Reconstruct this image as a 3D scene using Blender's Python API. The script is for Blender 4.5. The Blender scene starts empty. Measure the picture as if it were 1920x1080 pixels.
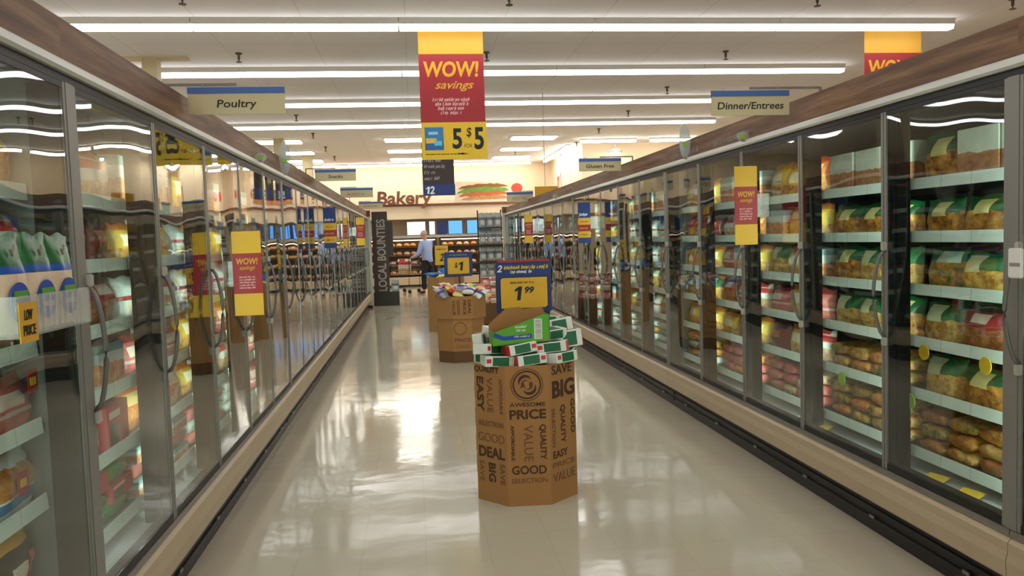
import bpy, bmesh, math, random
from mathutils import Matrix, Vector
random.seed(7)
PI = math.pi
scene = bpy.context.scene
COL = scene.collection

# ---------------------------------------------------------------- camera
def set_camera(loc, yaw, pitch, roll, f_px):
    f = Vector((math.sin(yaw)*math.cos(pitch), math.cos(yaw)*math.cos(pitch), -math.sin(pitch)))
    r = Vector((math.cos(yaw), -math.sin(yaw), 0)); u = r.cross(f)
    r2 = math.cos(roll)*r + math.sin(roll)*u
    u2 = -math.sin(roll)*r + math.cos(roll)*u
    M = Matrix(((r2.x, u2.x, -f.x, loc[0]), (r2.y, u2.y, -f.y, loc[1]), (r2.z, u2.z, -f.z, loc[2]), (0, 0, 0, 1)))
    cd = bpy.data.cameras.new('camera'); cd.sensor_fit = 'HORIZONTAL'; cd.sensor_width = 36
    cd.lens = 36*f_px/1920; cd.clip_start = 0.05; cd.clip_end = 200
    co = bpy.data.objects.new('camera', cd); COL.objects.link(co); co.matrix_world = M
    scene.camera = co
set_camera((0, 0, 1.5), .12, .0619, -.0322, 1500)

# ---------------------------------------------------------------- world, exposure
w = bpy.data.worlds.new('world'); scene.world = w; w.use_nodes = True
w.node_tree.nodes['Background'].inputs[0].default_value = (.8, .78, .72, 1)
w.node_tree.nodes['Background'].inputs[1].default_value = 0.1
scene.view_settings.view_transform = 'Standard'
scene.view_settings.look = 'None'
scene.view_settings.gamma = 1
scene.view_settings.use_curve_mapping = False
scene.view_settings.exposure = 1.05
LAMP = 4.4        # ceiling strips
TROFFER = 5.5
COVE = 13.0
CASE_LED = 9.0
scene.cycles.max_bounces = 10
scene.cycles.diffuse_bounces = 4
scene.cycles.glossy_bounces = 5
scene.cycles.transparent_max_bounces = 20
scene.cycles.use_denoising = True
scene.cycles.caustics_reflective = False
scene.cycles.sample_clamp_indirect = 6

# ---------------------------------------------------------------- materials
MATS = {}
def new_mat(name):
    m = bpy.data.materials.new(name); m.use_nodes = True
    nt = m.node_tree; nt.nodes.clear()
    out = nt.nodes.new('ShaderNodeOutputMaterial')
    MATS[name] = m
    return m, nt, out
def nd(nt, t, **k):
    n = nt.nodes.new(t)
    for a, b in k.items():
        if a == 'ins':
            for i, v in b.items():
                if hasattr(v, 'is_output'): nt.links.new(v, n.inputs[i])
                else: n.inputs[i].default_value = v
        else: setattr(n, a, b)
    return n
def c4(c): return (c[0], c[1], c[2], 1)
def srgb(r, g, b):
    f = lambda v: (v/255/12.92) if v/255 <= .04045 else ((v/255+.055)/1.055)**2.4
    return (f(r), f(g), f(b))
def math_(nt, op, a, b=0.0, c=0.0):
    return nd(nt, 'ShaderNodeMath', operation=op, ins={0: a, 1: b, 2: c}).outputs[0]
def mixc(nt, fac, a, b):
    n = nt.nodes.new('ShaderNodeMix'); n.data_type = 'RGBA'
    for i, v in ((0, fac), (6, a), (7, b)):
        if hasattr(v, 'is_output'): nt.links.new(v, n.inputs[i])
        else: n.inputs[i].default_value = c4(v) if i else v
    return n.outputs[2]
def principled(nt, out, col, rough=.5, metal=0, spec=.5, bump=None, coat=0):
    p = nt.nodes.new('ShaderNodeBsdfPrincipled')
    if hasattr(col, 'is_output'): nt.links.new(col, p.inputs['Base Color'])
    else: p.inputs['Base Color'].default_value = c4(col)
    if hasattr(rough, 'is_output'): nt.links.new(rough, p.inputs['Roughness'])
    else: p.inputs['Roughness'].default_value = rough
    p.inputs['Metallic'].default_value = metal
    p.inputs['Specular IOR Level'].default_value = spec
    p.inputs['Coat Weight'].default_value = coat
    if bump is not None: nt.links.new(bump, p.inputs['Normal'])
    nt.links.new(p.outputs[0], out.inputs[0])
    return p
def noise_bump(nt, scale, strength, dist=.01, coord='Object', detail=3, vec=None):
    tc = nd(nt, 'ShaderNodeTexCoord')
    n = nd(nt, 'ShaderNodeTexNoise', ins={'Vector': vec if vec else tc.outputs[coord], 'Scale': scale, 'Detail': detail})
    return nd(nt, 'ShaderNodeBump', ins={'Strength': strength, 'Distance': dist, 'Height': n.outputs[0]}).outputs[0]
def plain(name, col, rough=.5, metal=0, var=.12, scale=6, spec=.5, bump=0):
    """one colour with a faint mottling"""
    m, nt, out = new_mat(name)
    tc = nd(nt, 'ShaderNodeTexCoord')
    n = nd(nt, 'ShaderNodeTexNoise', ins={'Vector': tc.outputs['Object'], 'Scale': scale, 'Detail': 4.0})
    c = mixc(nt, n.outputs[0], tuple(v*(1-var) for v in col), tuple(min(1, v*(1+var)) for v in col))
    principled(nt, out, c, rough, metal, spec, noise_bump(nt, scale*4, bump) if bump else None)
    return m
def emit(name, col, strength):
    m, nt, out = new_mat(name)
    e = nd(nt, 'ShaderNodeEmission', ins={0: c4(col), 1: strength}); nt.links.new(e.outputs[0], out.inputs[0])
    return m

def make_glass(name, wav, scale, tint=(.91, .94, .925)):
    m, nt, out = new_mat(name)
    geo = nd(nt, 'ShaderNodeNewGeometry')
    ior = math_(nt, 'ADD', 1.5, math_(nt, 'MULTIPLY', geo.outputs['Backfacing'], 1/1.5-1.5))
    oi = nd(nt, 'ShaderNodeObjectInfo')
    tc = nd(nt, 'ShaderNodeTexCoord')
    mp = nd(nt, 'ShaderNodeMapping', ins={0: tc.outputs['Object'], 3: (1, 1, .45)})
    n = nd(nt, 'ShaderNodeTexNoise', noise_dimensions='4D', ins={'Vector': mp.outputs[0], 'W': math_(nt, 'MULTIPLY', oi.outputs['Random'], 40), 'Scale': scale, 'Detail': 0.0})
    b = nd(nt, 'ShaderNodeBump', ins={'Strength': 1.0, 'Distance': wav, 'Height': n.outputs[0]})
    fr = nd(nt, 'ShaderNodeFresnel', ins={0: ior})
    gl = nd(nt, 'ShaderNodeBsdfGlossy', ins={'Color': (1, 1, 1, 1), 'Roughness': 0.0, 'Normal': b.outputs[0]})
    tr = nd(nt, 'ShaderNodeBsdfTransparent', ins={0: c4(tint)})
    mx = nd(nt, 'ShaderNodeMixShader', ins={0: fr.outputs[0], 1: tr.outputs[0], 2: gl.outputs[0]})
    nt.links.new(mx.outputs[0], out.inputs[0])
    return m

def pack(name, base, bands=(), patches=(), food=None, rough=.3, bump=.5, shine=.5):
    """printed packaging in the thing's own bounding box: bands over height, patches (x0,x1,z0,z1,colour), a printed food picture"""
    m, nt, out = new_mat(name)
    tc = nd(nt, 'ShaderNodeTexCoord'); oi = nd(nt, 'ShaderNodeObjectInfo')
    sp = nd(nt, 'ShaderNodeSeparateXYZ', ins={0: tc.outputs['Generated']})
    X, Z = sp.outputs[0], sp.outputs[2]
    col = None
    def rng(v, a, b): return math_(nt, 'MULTIPLY', math_(nt, 'GREATER_THAN', v, a), math_(nt, 'LESS_THAN', v, b))
    nz = nd(nt, 'ShaderNodeTexNoise', noise_dimensions='4D', ins={'Vector': tc.outputs['Object'], 'W': math_(nt, 'MULTIPLY', oi.outputs['Random'], 30), 'Scale': 22.0, 'Detail': 3.0})
    col = mixc(nt, nz.outputs[0], tuple(v*.8 for v in base), tuple(min(1, v*1.2) for v in base))
    if food:
        a, b, z0, z1 = food
        n2 = nd(nt, 'ShaderNodeTexNoise', noise_dimensions='4D', ins={'Vector': tc.outputs['Object'], 'W': math_(nt, 'MULTIPLY', oi.outputs['Random'], 90), 'Scale': 30.0, 'Detail': 4.0, 'Roughness': .65})
        cr = nd(nt, 'ShaderNodeValToRGB', ins={0: n2.outputs[0]})
        cr.color_ramp.elements[0].position = .36; cr.color_ramp.elements[0].color = c4(a)
        cr.color_ramp.elements[1].position = .66; cr.color_ramp.elements[1].color = c4(b)
        wob = math_(nt, 'MULTIPLY_ADD', nz.outputs[0], .18, -.09)
        col = mixc(nt, rng(math_(nt, 'ADD', Z, wob), z0, z1), col, cr.outputs[0])
    for z0, z1, c in bands: col = mixc(nt, rng(Z, z0, z1), col, c)
    for x0, x1, z0, z1, c in patches: col = mixc(nt, math_(nt, 'MULTIPLY', rng(X, x0, x1), rng(Z, z0, z1)), col, c)
    principled(nt, out, col, rough, 0, shine, noise_bump(nt, 26, bump, .006) if bump else None)
    return m

def build_materials():
    # floor: polished vinyl tiles
    m, nt, out = new_mat('floor_tiles')
    tc = nd(nt, 'ShaderNodeTexCoord')
    br = nd(nt, 'ShaderNodeTexBrick', offset=0.0, ins={'Vector': tc.outputs['Object'], 'Color1': c4(srgb(198, 186, 166)), 'Color2': c4(srgb(194, 181, 161)), 'Mortar': c4(srgb(186, 174, 154)), 'Scale': 1.0, 'Mortar Size': .0025, 'Brick Width': .305, 'Row Height': .305})
    n = nd(nt, 'ShaderNodeTexNoise', ins={'Vector': tc.outputs['Object'], 'Scale': 9.0, 'Detail': 6.0})
    c = mixc(nt, math_(nt, 'MULTIPLY', n.outputs[0], .35), br.outputs[0], srgb(206, 196, 176))
    b = noise_bump(nt, 5.0, .4, .004, detail=2)
    n3 = nd(nt, 'ShaderNodeTexNoise', ins={'Vector': tc.outputs['Object'], 'Scale': 1.6, 'Detail': 3.0})
    r = math_(nt, 'MULTIPLY_ADD', n3.outputs[0], .14, .03)
    principled(nt, out, c, r, 0, .5, b)
    # ceiling panels
    m, nt, out = new_mat('ceiling_paint')
    tc = nd(nt, 'ShaderNodeTexCoord')
    br = nd(nt, 'ShaderNodeTexBrick', offset=0.0, ins={'Vector': tc.outputs['Object'], 'Color1': c4(srgb(236, 234, 233)), 'Color2': c4(srgb(234, 232, 231)), 'Mortar': c4(srgb(220, 217, 214)), 'Scale': 1.0, 'Mortar Size': .008, 'Brick Width': 1.22, 'Row Height': 2.8})
    principled(nt, out, br.outputs[0], .8, 0, .2)
    # wood canopy boards: grain along y
    m, nt, out = new_mat('canopy_wood')
    tc = nd(nt, 'ShaderNodeTexCoord')
    mp = nd(nt, 'ShaderNodeMapping', ins={0: tc.outputs['Object'], 3: (2, .8, 14)})
    n = nd(nt, 'ShaderNodeTexNoise', ins={'Vector': mp.outputs[0], 'Scale': 1.6, 'Detail': 5.0, 'Roughness': .6})
    cr = nd(nt, 'ShaderNodeValToRGB', ins={0: n.outputs[0]})
    cr.color_ramp.elements[0].position = .3; cr.color_ramp.elements[0].color = c4(srgb(78, 57, 40))
    cr.color_ramp.elements[1].position = .7; cr.color_ramp.elements[1].color = c4(srgb(146, 114, 84))
    e = cr.color_ramp.elements.new(.5); e.color = c4(srgb(116, 82, 58))
    principled(nt, out, cr.outputs[0], .55, 0, .3)
    plain('wall_cream', srgb(232, 214, 186), .8, var=.03, scale=2)
    plain('kick_black', srgb(22, 21, 22), .45, var=.3)
    plain('bumper_beige', srgb(186, 166, 138), .45, var=.06)
    plain('aluminium', srgb(150, 146, 140), .35, .6, var=.05)
    plain('rail_white', srgb(205, 205, 198), .35, .1, var=.04)
    plain('frame_grey', srgb(134, 130, 125), .45, .15, var=.06)
    plain('frame_dark', srgb(14, 14, 15), .5, 0, var=.1)
    plain('mullion_black', srgb(9, 9, 10), .75, 0, var=.1, spec=.08)
    plain('handle_dark', srgb(116, 112, 108), .4, .3, var=.1)
    plain('handle_cap', srgb(190, 180, 172), .4, .2, var=.1)
    plain('liner', srgb(84, 90, 88), .6, var=.05)
    plain('shelf_white', srgb(120, 128, 124), .4, var=.05)
    plain('cabinet_white', srgb(190, 184, 170), .5, var=.04)
    plain('lamp_metal', srgb(205, 202, 192), .5, .1, var=.03)
    plain('sprinkler_metal', srgb(90, 84, 76), .4, .7, var=.1)
    plain('pillar_paint', srgb(196, 182, 142), .7, var=.05)
    plain('yellow', srgb(216, 162, 34), .5, var=.04)
    plain('yellow_bright', srgb(226, 184, 36), .5, var=.04)
    plain('sign_red', srgb(154, 26, 34), .5, var=.05)
    plain('navy', srgb(22, 46, 110), .5, var=.08)
    plain('navy_deep', srgb(14, 26, 62), .5, var=.08)
    plain('sky_blue', srgb(40, 120, 190), .5, var=.2, scale=14)
    plain('strip_blue', srgb(58, 92, 158), .5, var=.05)
    plain('sign_cream', srgb(190, 174, 138), .6, var=.04)
    plain('sign_brown', srgb(54, 38, 34), .6, var=.12)
    plain('letter_black', srgb(20, 18, 16), .6, var=.02)
    plain('letter_white', srgb(225, 222, 216), .6, var=.02)
    plain('letter_grey', srgb(150, 140, 132), .6, var=.05)
    plain('letter_pink', srgb(226, 170, 172), .6, var=.02)
    plain('letter_brown', srgb(120, 72, 44), .5, var=.1)
    plain('print_brown', srgb(72, 44, 24), .8, var=.1)
    plain('print_tan', srgb(112, 72, 42), .8, var=.1)
    plain('cardboard', srgb(164, 114, 66), .85, var=.06, scale=9)
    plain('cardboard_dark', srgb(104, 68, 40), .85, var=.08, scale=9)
    plain('carton_white', srgb(222, 222, 214), .45, var=.06, scale=18)
    plain('carton_green', srgb(14, 92, 54), .45, var=.2, scale=22)
    plain('carton_red', srgb(206, 48, 52), .45, var=.15, scale=22)
    plain('tray_green', srgb(86, 158, 40), .5, var=.06)
    plain('tray_blue', srgb(28, 66, 168), .5, var=.08)
    plain('skin', srgb(196, 128, 104), .55, var=.06, scale=20)
    plain('hair_grey', srgb(176, 168, 160), .7, var=.2, scale=40)
    plain('shirt_blue', srgb(150, 168, 214), .8, var=.08, scale=12, bump=.3)
    plain('trousers_black', srgb(18, 20, 26), .8, var=.2)
    plain('shoe_black', srgb(14, 13, 13), .4, var=.1)
    plain('cart_metal', srgb(96, 94, 96), .35, .7, var=.1)
    plain('cart_dark', srgb(30, 28, 32), .5, var=.1)
    plain('bread', srgb(206, 150, 92), .7, var=.35, scale=14, bump=.4)
    plain('pastry_wrap', srgb(214, 186, 158), .3, var=.3, scale=16)
    plain('case_wood', srgb(92, 62, 40), .5, var=.2)
    plain('case_dark', srgb(40, 30, 26), .5, var=.2)
    plain('ham', srgb(196, 104, 60), .5, var=.3, scale=10)
    plain('lettuce', srgb(112, 158, 66), .6, var=.4, scale=9)
    plain('crust', srgb(150, 92, 52), .7, var=.3, scale=6)
    plain('tomato', srgb(228, 72, 48), .4, var=.2, scale=6)
    plain('poster_cream', srgb(240, 226, 200), .5, var=.04)
    plain('mint_tag', srgb(150, 196, 60), .4, var=.1)
    plain('paper_white', srgb(232, 230, 226), .5, var=.03)
    emit('lamp_glow', (1, .985, .975), LAMP)
    emit('troffer_glow', (1, .96, .86), TROFFER)
    emit('cove_glow', (1, .93, .8), COVE)
    emit('case_glow', (.78, 1, .86), CASE_LED)
    emit('warm_glow', (1, .72, .42), 2.4)
    emit('screen_blue', (.12, .36, .85), .8)
    emit('screen_white', (.78, .95, .9), .62)
    make_glass('door_glass', .013, 2.3)
    m, nt, out = new_mat('clear_plastic')
    gl = nd(nt, 'ShaderNodeBsdfPrincipled', ins={'Base Color': (.9, .88, .84, 1), 'Roughness': .12})
    tr = nd(nt, 'ShaderNodeBsdfTransparent', ins={0: (.93, .93, .92, 1)})
    mx = nd(nt, 'ShaderNodeMixShader', ins={0: .26, 1: tr.outputs[0], 2: gl.outputs[0]}); nt.links.new(mx.outputs[0], out.inputs[0])
    m, nt, out = new_mat('frosted_plastic')
    gl = nd(nt, 'ShaderNodeBsdfPrincipled', ins={'Base Color': (.55, .6, .58, 1), 'Roughness': .25})
    tr = nd(nt, 'ShaderNodeBsdfTransparent', ins={0: (.93, .93, .92, 1)})
    mx = nd(nt, 'ShaderNodeMixShader', ins={0: .6, 1: tr.outputs[0], 2: gl.outputs[0]}); nt.links.new(mx.outputs[0], out.inputs[0])
    # price rail: white strip with small grey tickets
    m, nt, out = new_mat('price_strip')
    tc = nd(nt, 'ShaderNodeTexCoord')
    br = nd(nt, 'ShaderNodeTexBrick', offset=0.0, ins={'Vector': nd(nt, 'ShaderNodeMapping', ins={0: tc.outputs['Object'], 2: (0, 0, PI/2)}).outputs[0], 'Color1': c4(srgb(226, 236, 228)), 'Color2': c4(srgb(216, 230, 221)), 'Mortar': c4(srgb(196, 210, 200)), 'Scale': 1.0, 'Mortar Size': .004, 'Brick Width': .19, 'Row Height': 10.})
    principled(nt, out, br.outputs[0], .35)
    # metal grille at the bottom of the cases
    m, nt, out = new_mat('grille_metal')
    tc = nd(nt, 'ShaderNodeTexCoord')
    wv = nd(nt, 'ShaderNodeTexWave', bands_direction='Y', ins={'Vector': tc.outputs['Object'], 'Scale': 22.0, 'Distortion': 0.0})
    c = mixc(nt, wv.outputs[1], srgb(120, 130, 126), srgb(222, 230, 224))
    principled(nt, out, c, .4, 0)
    # packaging prints
    G, CR = srgb(4, 104, 44), srgb(228, 218, 140)
    pack('green_meal_bag', srgb(14, 84, 38), [(.8, 1.1, G)], [(.34, .74, .5, .86, CR)], (srgb(116, 54, 12), srgb(226, 164, 70), -.1, .58))
    pack('green_pasta_bag', srgb(40, 110, 62), [(.84, 1.1, G)], [(.12, .55, .5, .9, srgb(214, 220, 170))], (srgb(160, 96, 24), srgb(236, 200, 110), -.1, .55))
    pack('green_veg_bag', srgb(34, 104, 48), [(.86, 1.1, srgb(18, 90, 60))], [(.4, .9, .6, .86, srgb(196, 216, 190))], (srgb(26, 92, 24), srgb(232, 160, 80), -.1, .66))
    pack('red_meal_bag', srgb(150, 34, 30), [(.86, 1.1, srgb(40, 36, 34))], [(.3, .7, .62, .82, srgb(220, 200, 180))], (srgb(120, 60, 30), srgb(196, 130, 70), -.1, .5))
    pack('orange_bag', srgb(222, 110, 40), [(.86, 1.1, srgb(190, 60, 30))], [(.2, .8, .55, .8, srgb(236, 200, 120))], (srgb(190, 80, 30), srgb(240, 180, 90), -.1, .5))
    pack('yellow_bag', srgb(214, 176, 60), [(.8, 1.1, srgb(196, 110, 40))], [(.25, .75, .4, .7, srgb(232, 220, 190))], (srgb(160, 100, 40), srgb(230, 190, 110), -.1, .36))
    pack('white_red_bag', srgb(216, 214, 204), [(.62, .8, srgb(196, 40, 40))], [(.2, .8, .84, 1.1, srgb(206, 60, 52))], (srgb(170, 120, 80), srgb(230, 200, 160), -.1, .4))
    pack('white_blue_bag', srgb(214, 222, 216), [(.16, .34, srgb(30, 130, 180))], [], (srgb(150, 90, 40), srgb(206, 150, 80), .38, .78), rough=.22)
    pack('silver_bag', srgb(186, 196, 190), [(.42, .52, srgb(150, 50, 46))], [(.2, .8, .1, .36, srgb(206, 196, 170))], None, rough=.16, bump=1.0, shine=.9)
    pack('blue_green_bag', srgb(110, 140, 150), [(-.1, .26, srgb(50, 160, 50))], [(.1, .45, .4, .75, srgb(210, 84, 60))], None, rough=.25)
    pack('dark_red_bag', srgb(110, 26, 24), [(.8, 1.1, srgb(60, 24, 34))], [(.3, .7, .45, .7, srgb(196, 120, 90))], None, rough=.25)
    pack('orange_black_bag', srgb(196, 70, 34), [(.78, 1.1, srgb(240, 178, 36)), (.5, .78, srgb(26, 24, 26))], [(.28, .6, .28, .56, srgb(236, 226, 200)), (.64, .86, .5, .66, srgb(226, 100, 56))], (srgb(150, 50, 30), srgb(226, 140, 60), -.1, .24))
    pack('pie_box', srgb(206, 212, 196), [(.0, .12, srgb(140, 86, 50))], [], (srgb(150, 94, 56), srgb(196, 140, 92), .1, .5), rough=.45, bump=0)
    pack('red_box', srgb(196, 48, 44), [], [(.08, .5, .1, .6, srgb(70, 56, 50)), (.08, .6, .7, .86, srgb(230, 210, 200))], None, rough=.4, bump=0)
    pack('white_box', srgb(206, 214, 208), [(.8, 1.1, srgb(130, 160, 160))], [], (srgb(190, 96, 50), srgb(230, 180, 130), .08, .55), rough=.4, bump=0)
    pack('pink_bag', srgb(206, 112, 104), [(.8, 1.1, srgb(160, 50, 50)), (.3, .38, srgb(220, 190, 180))], [(.2, .7, .45, .7, srgb(226, 206, 190))], None, rough=.25)
    pack('cheese_bag', srgb(232, 206, 178), [(.66, 1.1, srgb(10, 96, 40)), (.58, .66, srgb(24, 84, 170))], [], None, rough=.3, bump=.25)
    pack('snack_white', srgb(214, 212, 208), [(.3, .5, srgb(40, 70, 150))], [(.2, .6, .5, .8, srgb(200, 60, 50))], None, rough=.22)
    pack('snack_red', srgb(190, 50, 44), [(.3, .6, srgb(232, 190, 60))], [], None, rough=.22)
    pack('snack_yellow', srgb(226, 206, 110), [(.6, .9, srgb(120, 160, 70))], [], None, rough=.22)
    pack('snack_grey', srgb(150, 146, 160), [(.4, .6, srgb(60, 70, 130))], [], None, rough=.2)
    pack('grey_wrap', srgb(150, 156, 152), [(.5, .7, srgb(96, 104, 110))], [(.3, .8, .2, .5, srgb(190, 196, 200))], None, rough=.25)
    pack('banner_photo', srgb(44, 120, 176), [(-.1, .3, srgb(40, 90, 150))], [(.06, .62, .3, .52, srgb(232, 182, 60)), (.5, .9, .2, .4, srgb(90, 190, 220)), (.2, .7, .68, .8, srgb(150, 200, 226))], None, rough=.5, bump=0)
build_materials()
M = MATS

# ---------------------------------------------------------------- mesh helper
class MB:
    def __init__(s): s.v = []; s.f = []
    def add(s, vs, fs):
        o = len(s.v); s.v += [tuple(p) for p in vs]; s.f += [tuple(i+o for i in f) for f in fs]; return s
    def box(s, x0, x1, y0, y1, z0, z1, mat=None):
        vs = [Vector(p) for p in ((x0,y0,z0),(x1,y0,z0),(x1,y1,z0),(x0,y1,z0),(x0,y0,z1),(x1,y0,z1),(x1,y1,z1),(x0,y1,z1))]
        if mat: vs = [mat @ p for p in vs]
        return s.add(vs, [(0,3,2,1),(4,5,6,7),(0,1,5,4),(1,2,6,5),(2,3,7,6),(3,0,4,7)])
    def prism(s, poly, y0, y1, axis='y'):
        """poly of 2D points extruded; axis y: (x,z), axis x: (y,z), axis z: (x,y)"""
        n = len(poly)
        mk = {'y': lambda a, b, t: (a, t, b), 'x': lambda a, b, t: (t, a, b), 'z': lambda a, b, t: (a, b, t)}[axis]
        vs = [mk(a, b, y0) for a, b in poly]+[mk(a, b, y1) for a, b in poly]
        fs = [tuple(range(n-1, -1, -1)), tuple(range(n, 2*n))]+[(i, (i+1) % n, n+(i+1) % n, n+i) for i in range(n)]
        return s.add(vs, fs)
    def tube(s, path, r, n=8, cap=True):
        path = [Vector(p) for p in path]; rings = []
        up = Vector((0, 0, 1))
        for i, p in enumerate(path):
            d = (path[min(i+1, len(path)-1)]-path[max(i-1, 0)]).normalized()
            a = d.cross(up)
            if a.length < .05: a = d.cross(Vector((1, 0, 0)))
            a.normalize(); b = d.cross(a)
            rr = r[i] if isinstance(r, (list, tuple)) else r
            rings.append([p+a*math.cos(2*PI*k/n)*rr+b*math.sin(2*PI*k/n)*rr for k in range(n)])
        vs = [p for q in rings for p in q]; fs = []
        for i in range(len(path)-1):
            for k in range(n): fs.append((i*n+k, i*n+(k+1) % n, (i+1)*n+(k+1) % n, (i+1)*n+k))
        if cap: fs += [tuple(range(n-1, -1, -1)), tuple(range((len(path)-1)*n, len(path)*n))]
        return s.add(vs, fs)
    def lathe(s, prof, n=16, c=(0, 0, 0)):
        vs = []; fs = []
        for r, z in prof: vs += [(c[0]+r*math.cos(2*PI*k/n), c[1]+r*math.sin(2*PI*k/n), c[2]+z) for k in range(n)]
        for i in range(len(prof)-1):
            for k in range(n): fs.append((i*n+k, i*n+(k+1) % n, (i+1)*n+(k+1) % n, (i+1)*n+k))
        fs += [tuple(range(n-1, -1, -1)), tuple(range((len(prof)-1)*n, len(prof)*n))]
        return s.add(vs, fs)
    def text(s, txt, fr, u, v, h, wd=None, shear=0, bold=.0, rot=0, align='c', thick=.0015, off=.0):
        """lettering of cap height h centred at (u,v) of a frame; rot in radians in the plane"""
        cu = bpy.data.curves.new('t', 'FONT'); cu.body = txt; cu.size = 1; cu.shear = shear; cu.offset = bold; cu.extrude = .5; cu.resolution_u = 3
        ob = bpy.data.objects.new('t', cu); COL.objects.link(ob)
        dg = bpy.context.evaluated_depsgraph_get()
        me = bpy.data.meshes.new_from_object(ob.evaluated_get(dg))
        bpy.data.objects.remove(ob); bpy.data.curves.remove(cu)
        xs = [p.co.x for p in me.vertices]; ys = [p.co.y for p in me.vertices]
        cap = .69; k = h/cap
        x0, x1 = min(xs), max(xs); kx = k if wd is None else wd/(x1-x0)
        cx = (x0+x1)/2 if align == 'c' else (x0 if align == 'l' else x1)
        cs, sn = math.cos(rot), math.sin(rot); vs = []
        for p in me.vertices:
            a, b = (p.co.x-cx)*kx, (p.co.y-cap/2)*k
            vs.append(fr @ Vector((u+a*cs-b*sn, v+a*sn+b*cs, off+(p.co.z+.5)*thick)))
        s.add(vs, [tuple(f.vertices) for f in me.polygons]); bpy.data.meshes.remove(me)
        return s
    def squiggle(s, fr, u0, u1, v, h, t=.004, n=None, off=.001, slant=.3, rise=0):
        """an unreadable line of print: slanted letter-like strokes grouped into words"""
        r = random.Random(int(abs(u0*7919+v*104729+h*1299709))+1)
        sw = min(t, h*.22); x = u0
        def bar(xa, ya, xb, yb, wd):
            dx, dy = xb-xa, yb-ya; L = math.hypot(dx, dy) or 1; nx, ny = -dy/L*wd/2, dx/L*wd/2
            s.add([fr @ Vector((p+slant*q, v+q+rise*(p-u0)/(u1-u0), off)) for p, q in ((xa+nx, ya+ny), (xa-nx, ya-ny), (xb-nx, yb-ny), (xb+nx, yb+ny))], [(0, 1, 2, 3)])
        while x < u1-h*.4:
            for _ in range(r.randint(3, 7)):
                if x > u1-h*.3: break
                wd = h*r.uniform(.32, .5); top = h*.5 if r.random() < .3 else h*.2; bot = -h*.5 if r.random() > .15 else -h*.75
                bar(x, bot, x, top, sw)
                k = r.random()
                if k < .7: bar(x+wd*.62, -h*.5, x+wd*.62, h*.2, sw)
                for y in ((-h*.44,), (h*.14,), (-h*.44, h*.14), (-h*.15,))[r.randrange(4)]: bar(x, y, x+wd*.62, y, sw)
                x += wd+sw*.9
            x += h*.35
        return s
    def one(s, fr, u, v, h, off=.0):
        """a bold figure 1 with its flag"""
        w = h*.26; k = .14
        p = [(-w*.1, -h/2), (w*.9, -h/2), (w*.9, h/2), (w*.1, h/2), (-w*1.0, h*.30), (-w*1.0, h*.12), (-w*.1, h*.22)]
        s.add([fr @ Vector((u+a+k*b, v+b, off+.002)) for a, b in p], [(0, 1, 2, 3, 6), (6, 3, 4, 5)])
        return s
    def build(s, name, mat, parent=None, smooth=False, bevel=0, seg=2):
        me = bpy.data.meshes.new(name); me.from_pydata(s.v, [], s.f)
        if bevel:
            bm = bmesh.new(); bm.from_mesh(me)
            bmesh.ops.bevel(bm, geom=[e for e in bm.edges if len(e.link_faces) == 2 and e.calc_face_angle(0) > .6], offset=bevel, segments=seg, affect='EDGES', clamp_overlap=True)
            bm.to_mesh(me); bm.free()
        me.validate(); me.update()
        if smooth:
            for p in me.polygons: p.use_smooth = True
        me.materials.append(M[mat] if isinstance(mat, str) else mat)
        o = bpy.data.objects.new(name, me); COL.objects.link(o)
        if parent: o.parent = parent
        return o

def tag(o, label, cat, group=None):
    o['label'] = label; o['category'] = cat
    if group: o['group'] = group
    return o
def thing(name, loc, label, cat, group=None, rz=0, rx=0):
    o = bpy.data.objects.new(name, None); COL.objects.link(o); o.empty_display_size = .1
    o.location = loc; o.rotation_euler = (rx, 0, rz)
    return tag(o, label, cat, group)
def struct(o): o['kind'] = 'structure'; return o
def copy_tree(o, parent=None):
    c = o.copy(); COL.objects.link(c)
    if parent: c.parent = parent
    for ch in list(o.children): copy_tree(ch, c)
    return c
def frame(origin, normal):
    n = Vector(normal).normalized(); z = Vector((0, 0, 1)); t = z.cross(n).normalized()
    return Matrix(((t.x, z.x, n.x, origin[0]), (t.y, z.y, n.y, origin[1]), (t.z, z.z, n.z, origin[2]), (0, 0, 0, 1)))
ORD = ['first', 'second', 'third', 'fourth', 'fifth', 'sixth', 'seventh', 'eighth', 'ninth', 'tenth', 'eleventh', 'twelfth', 'thirteenth', 'fourteenth']
FRONT = frame((0, 0, 0), (0, -1, 0))     # a sign facing the camera side

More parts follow.
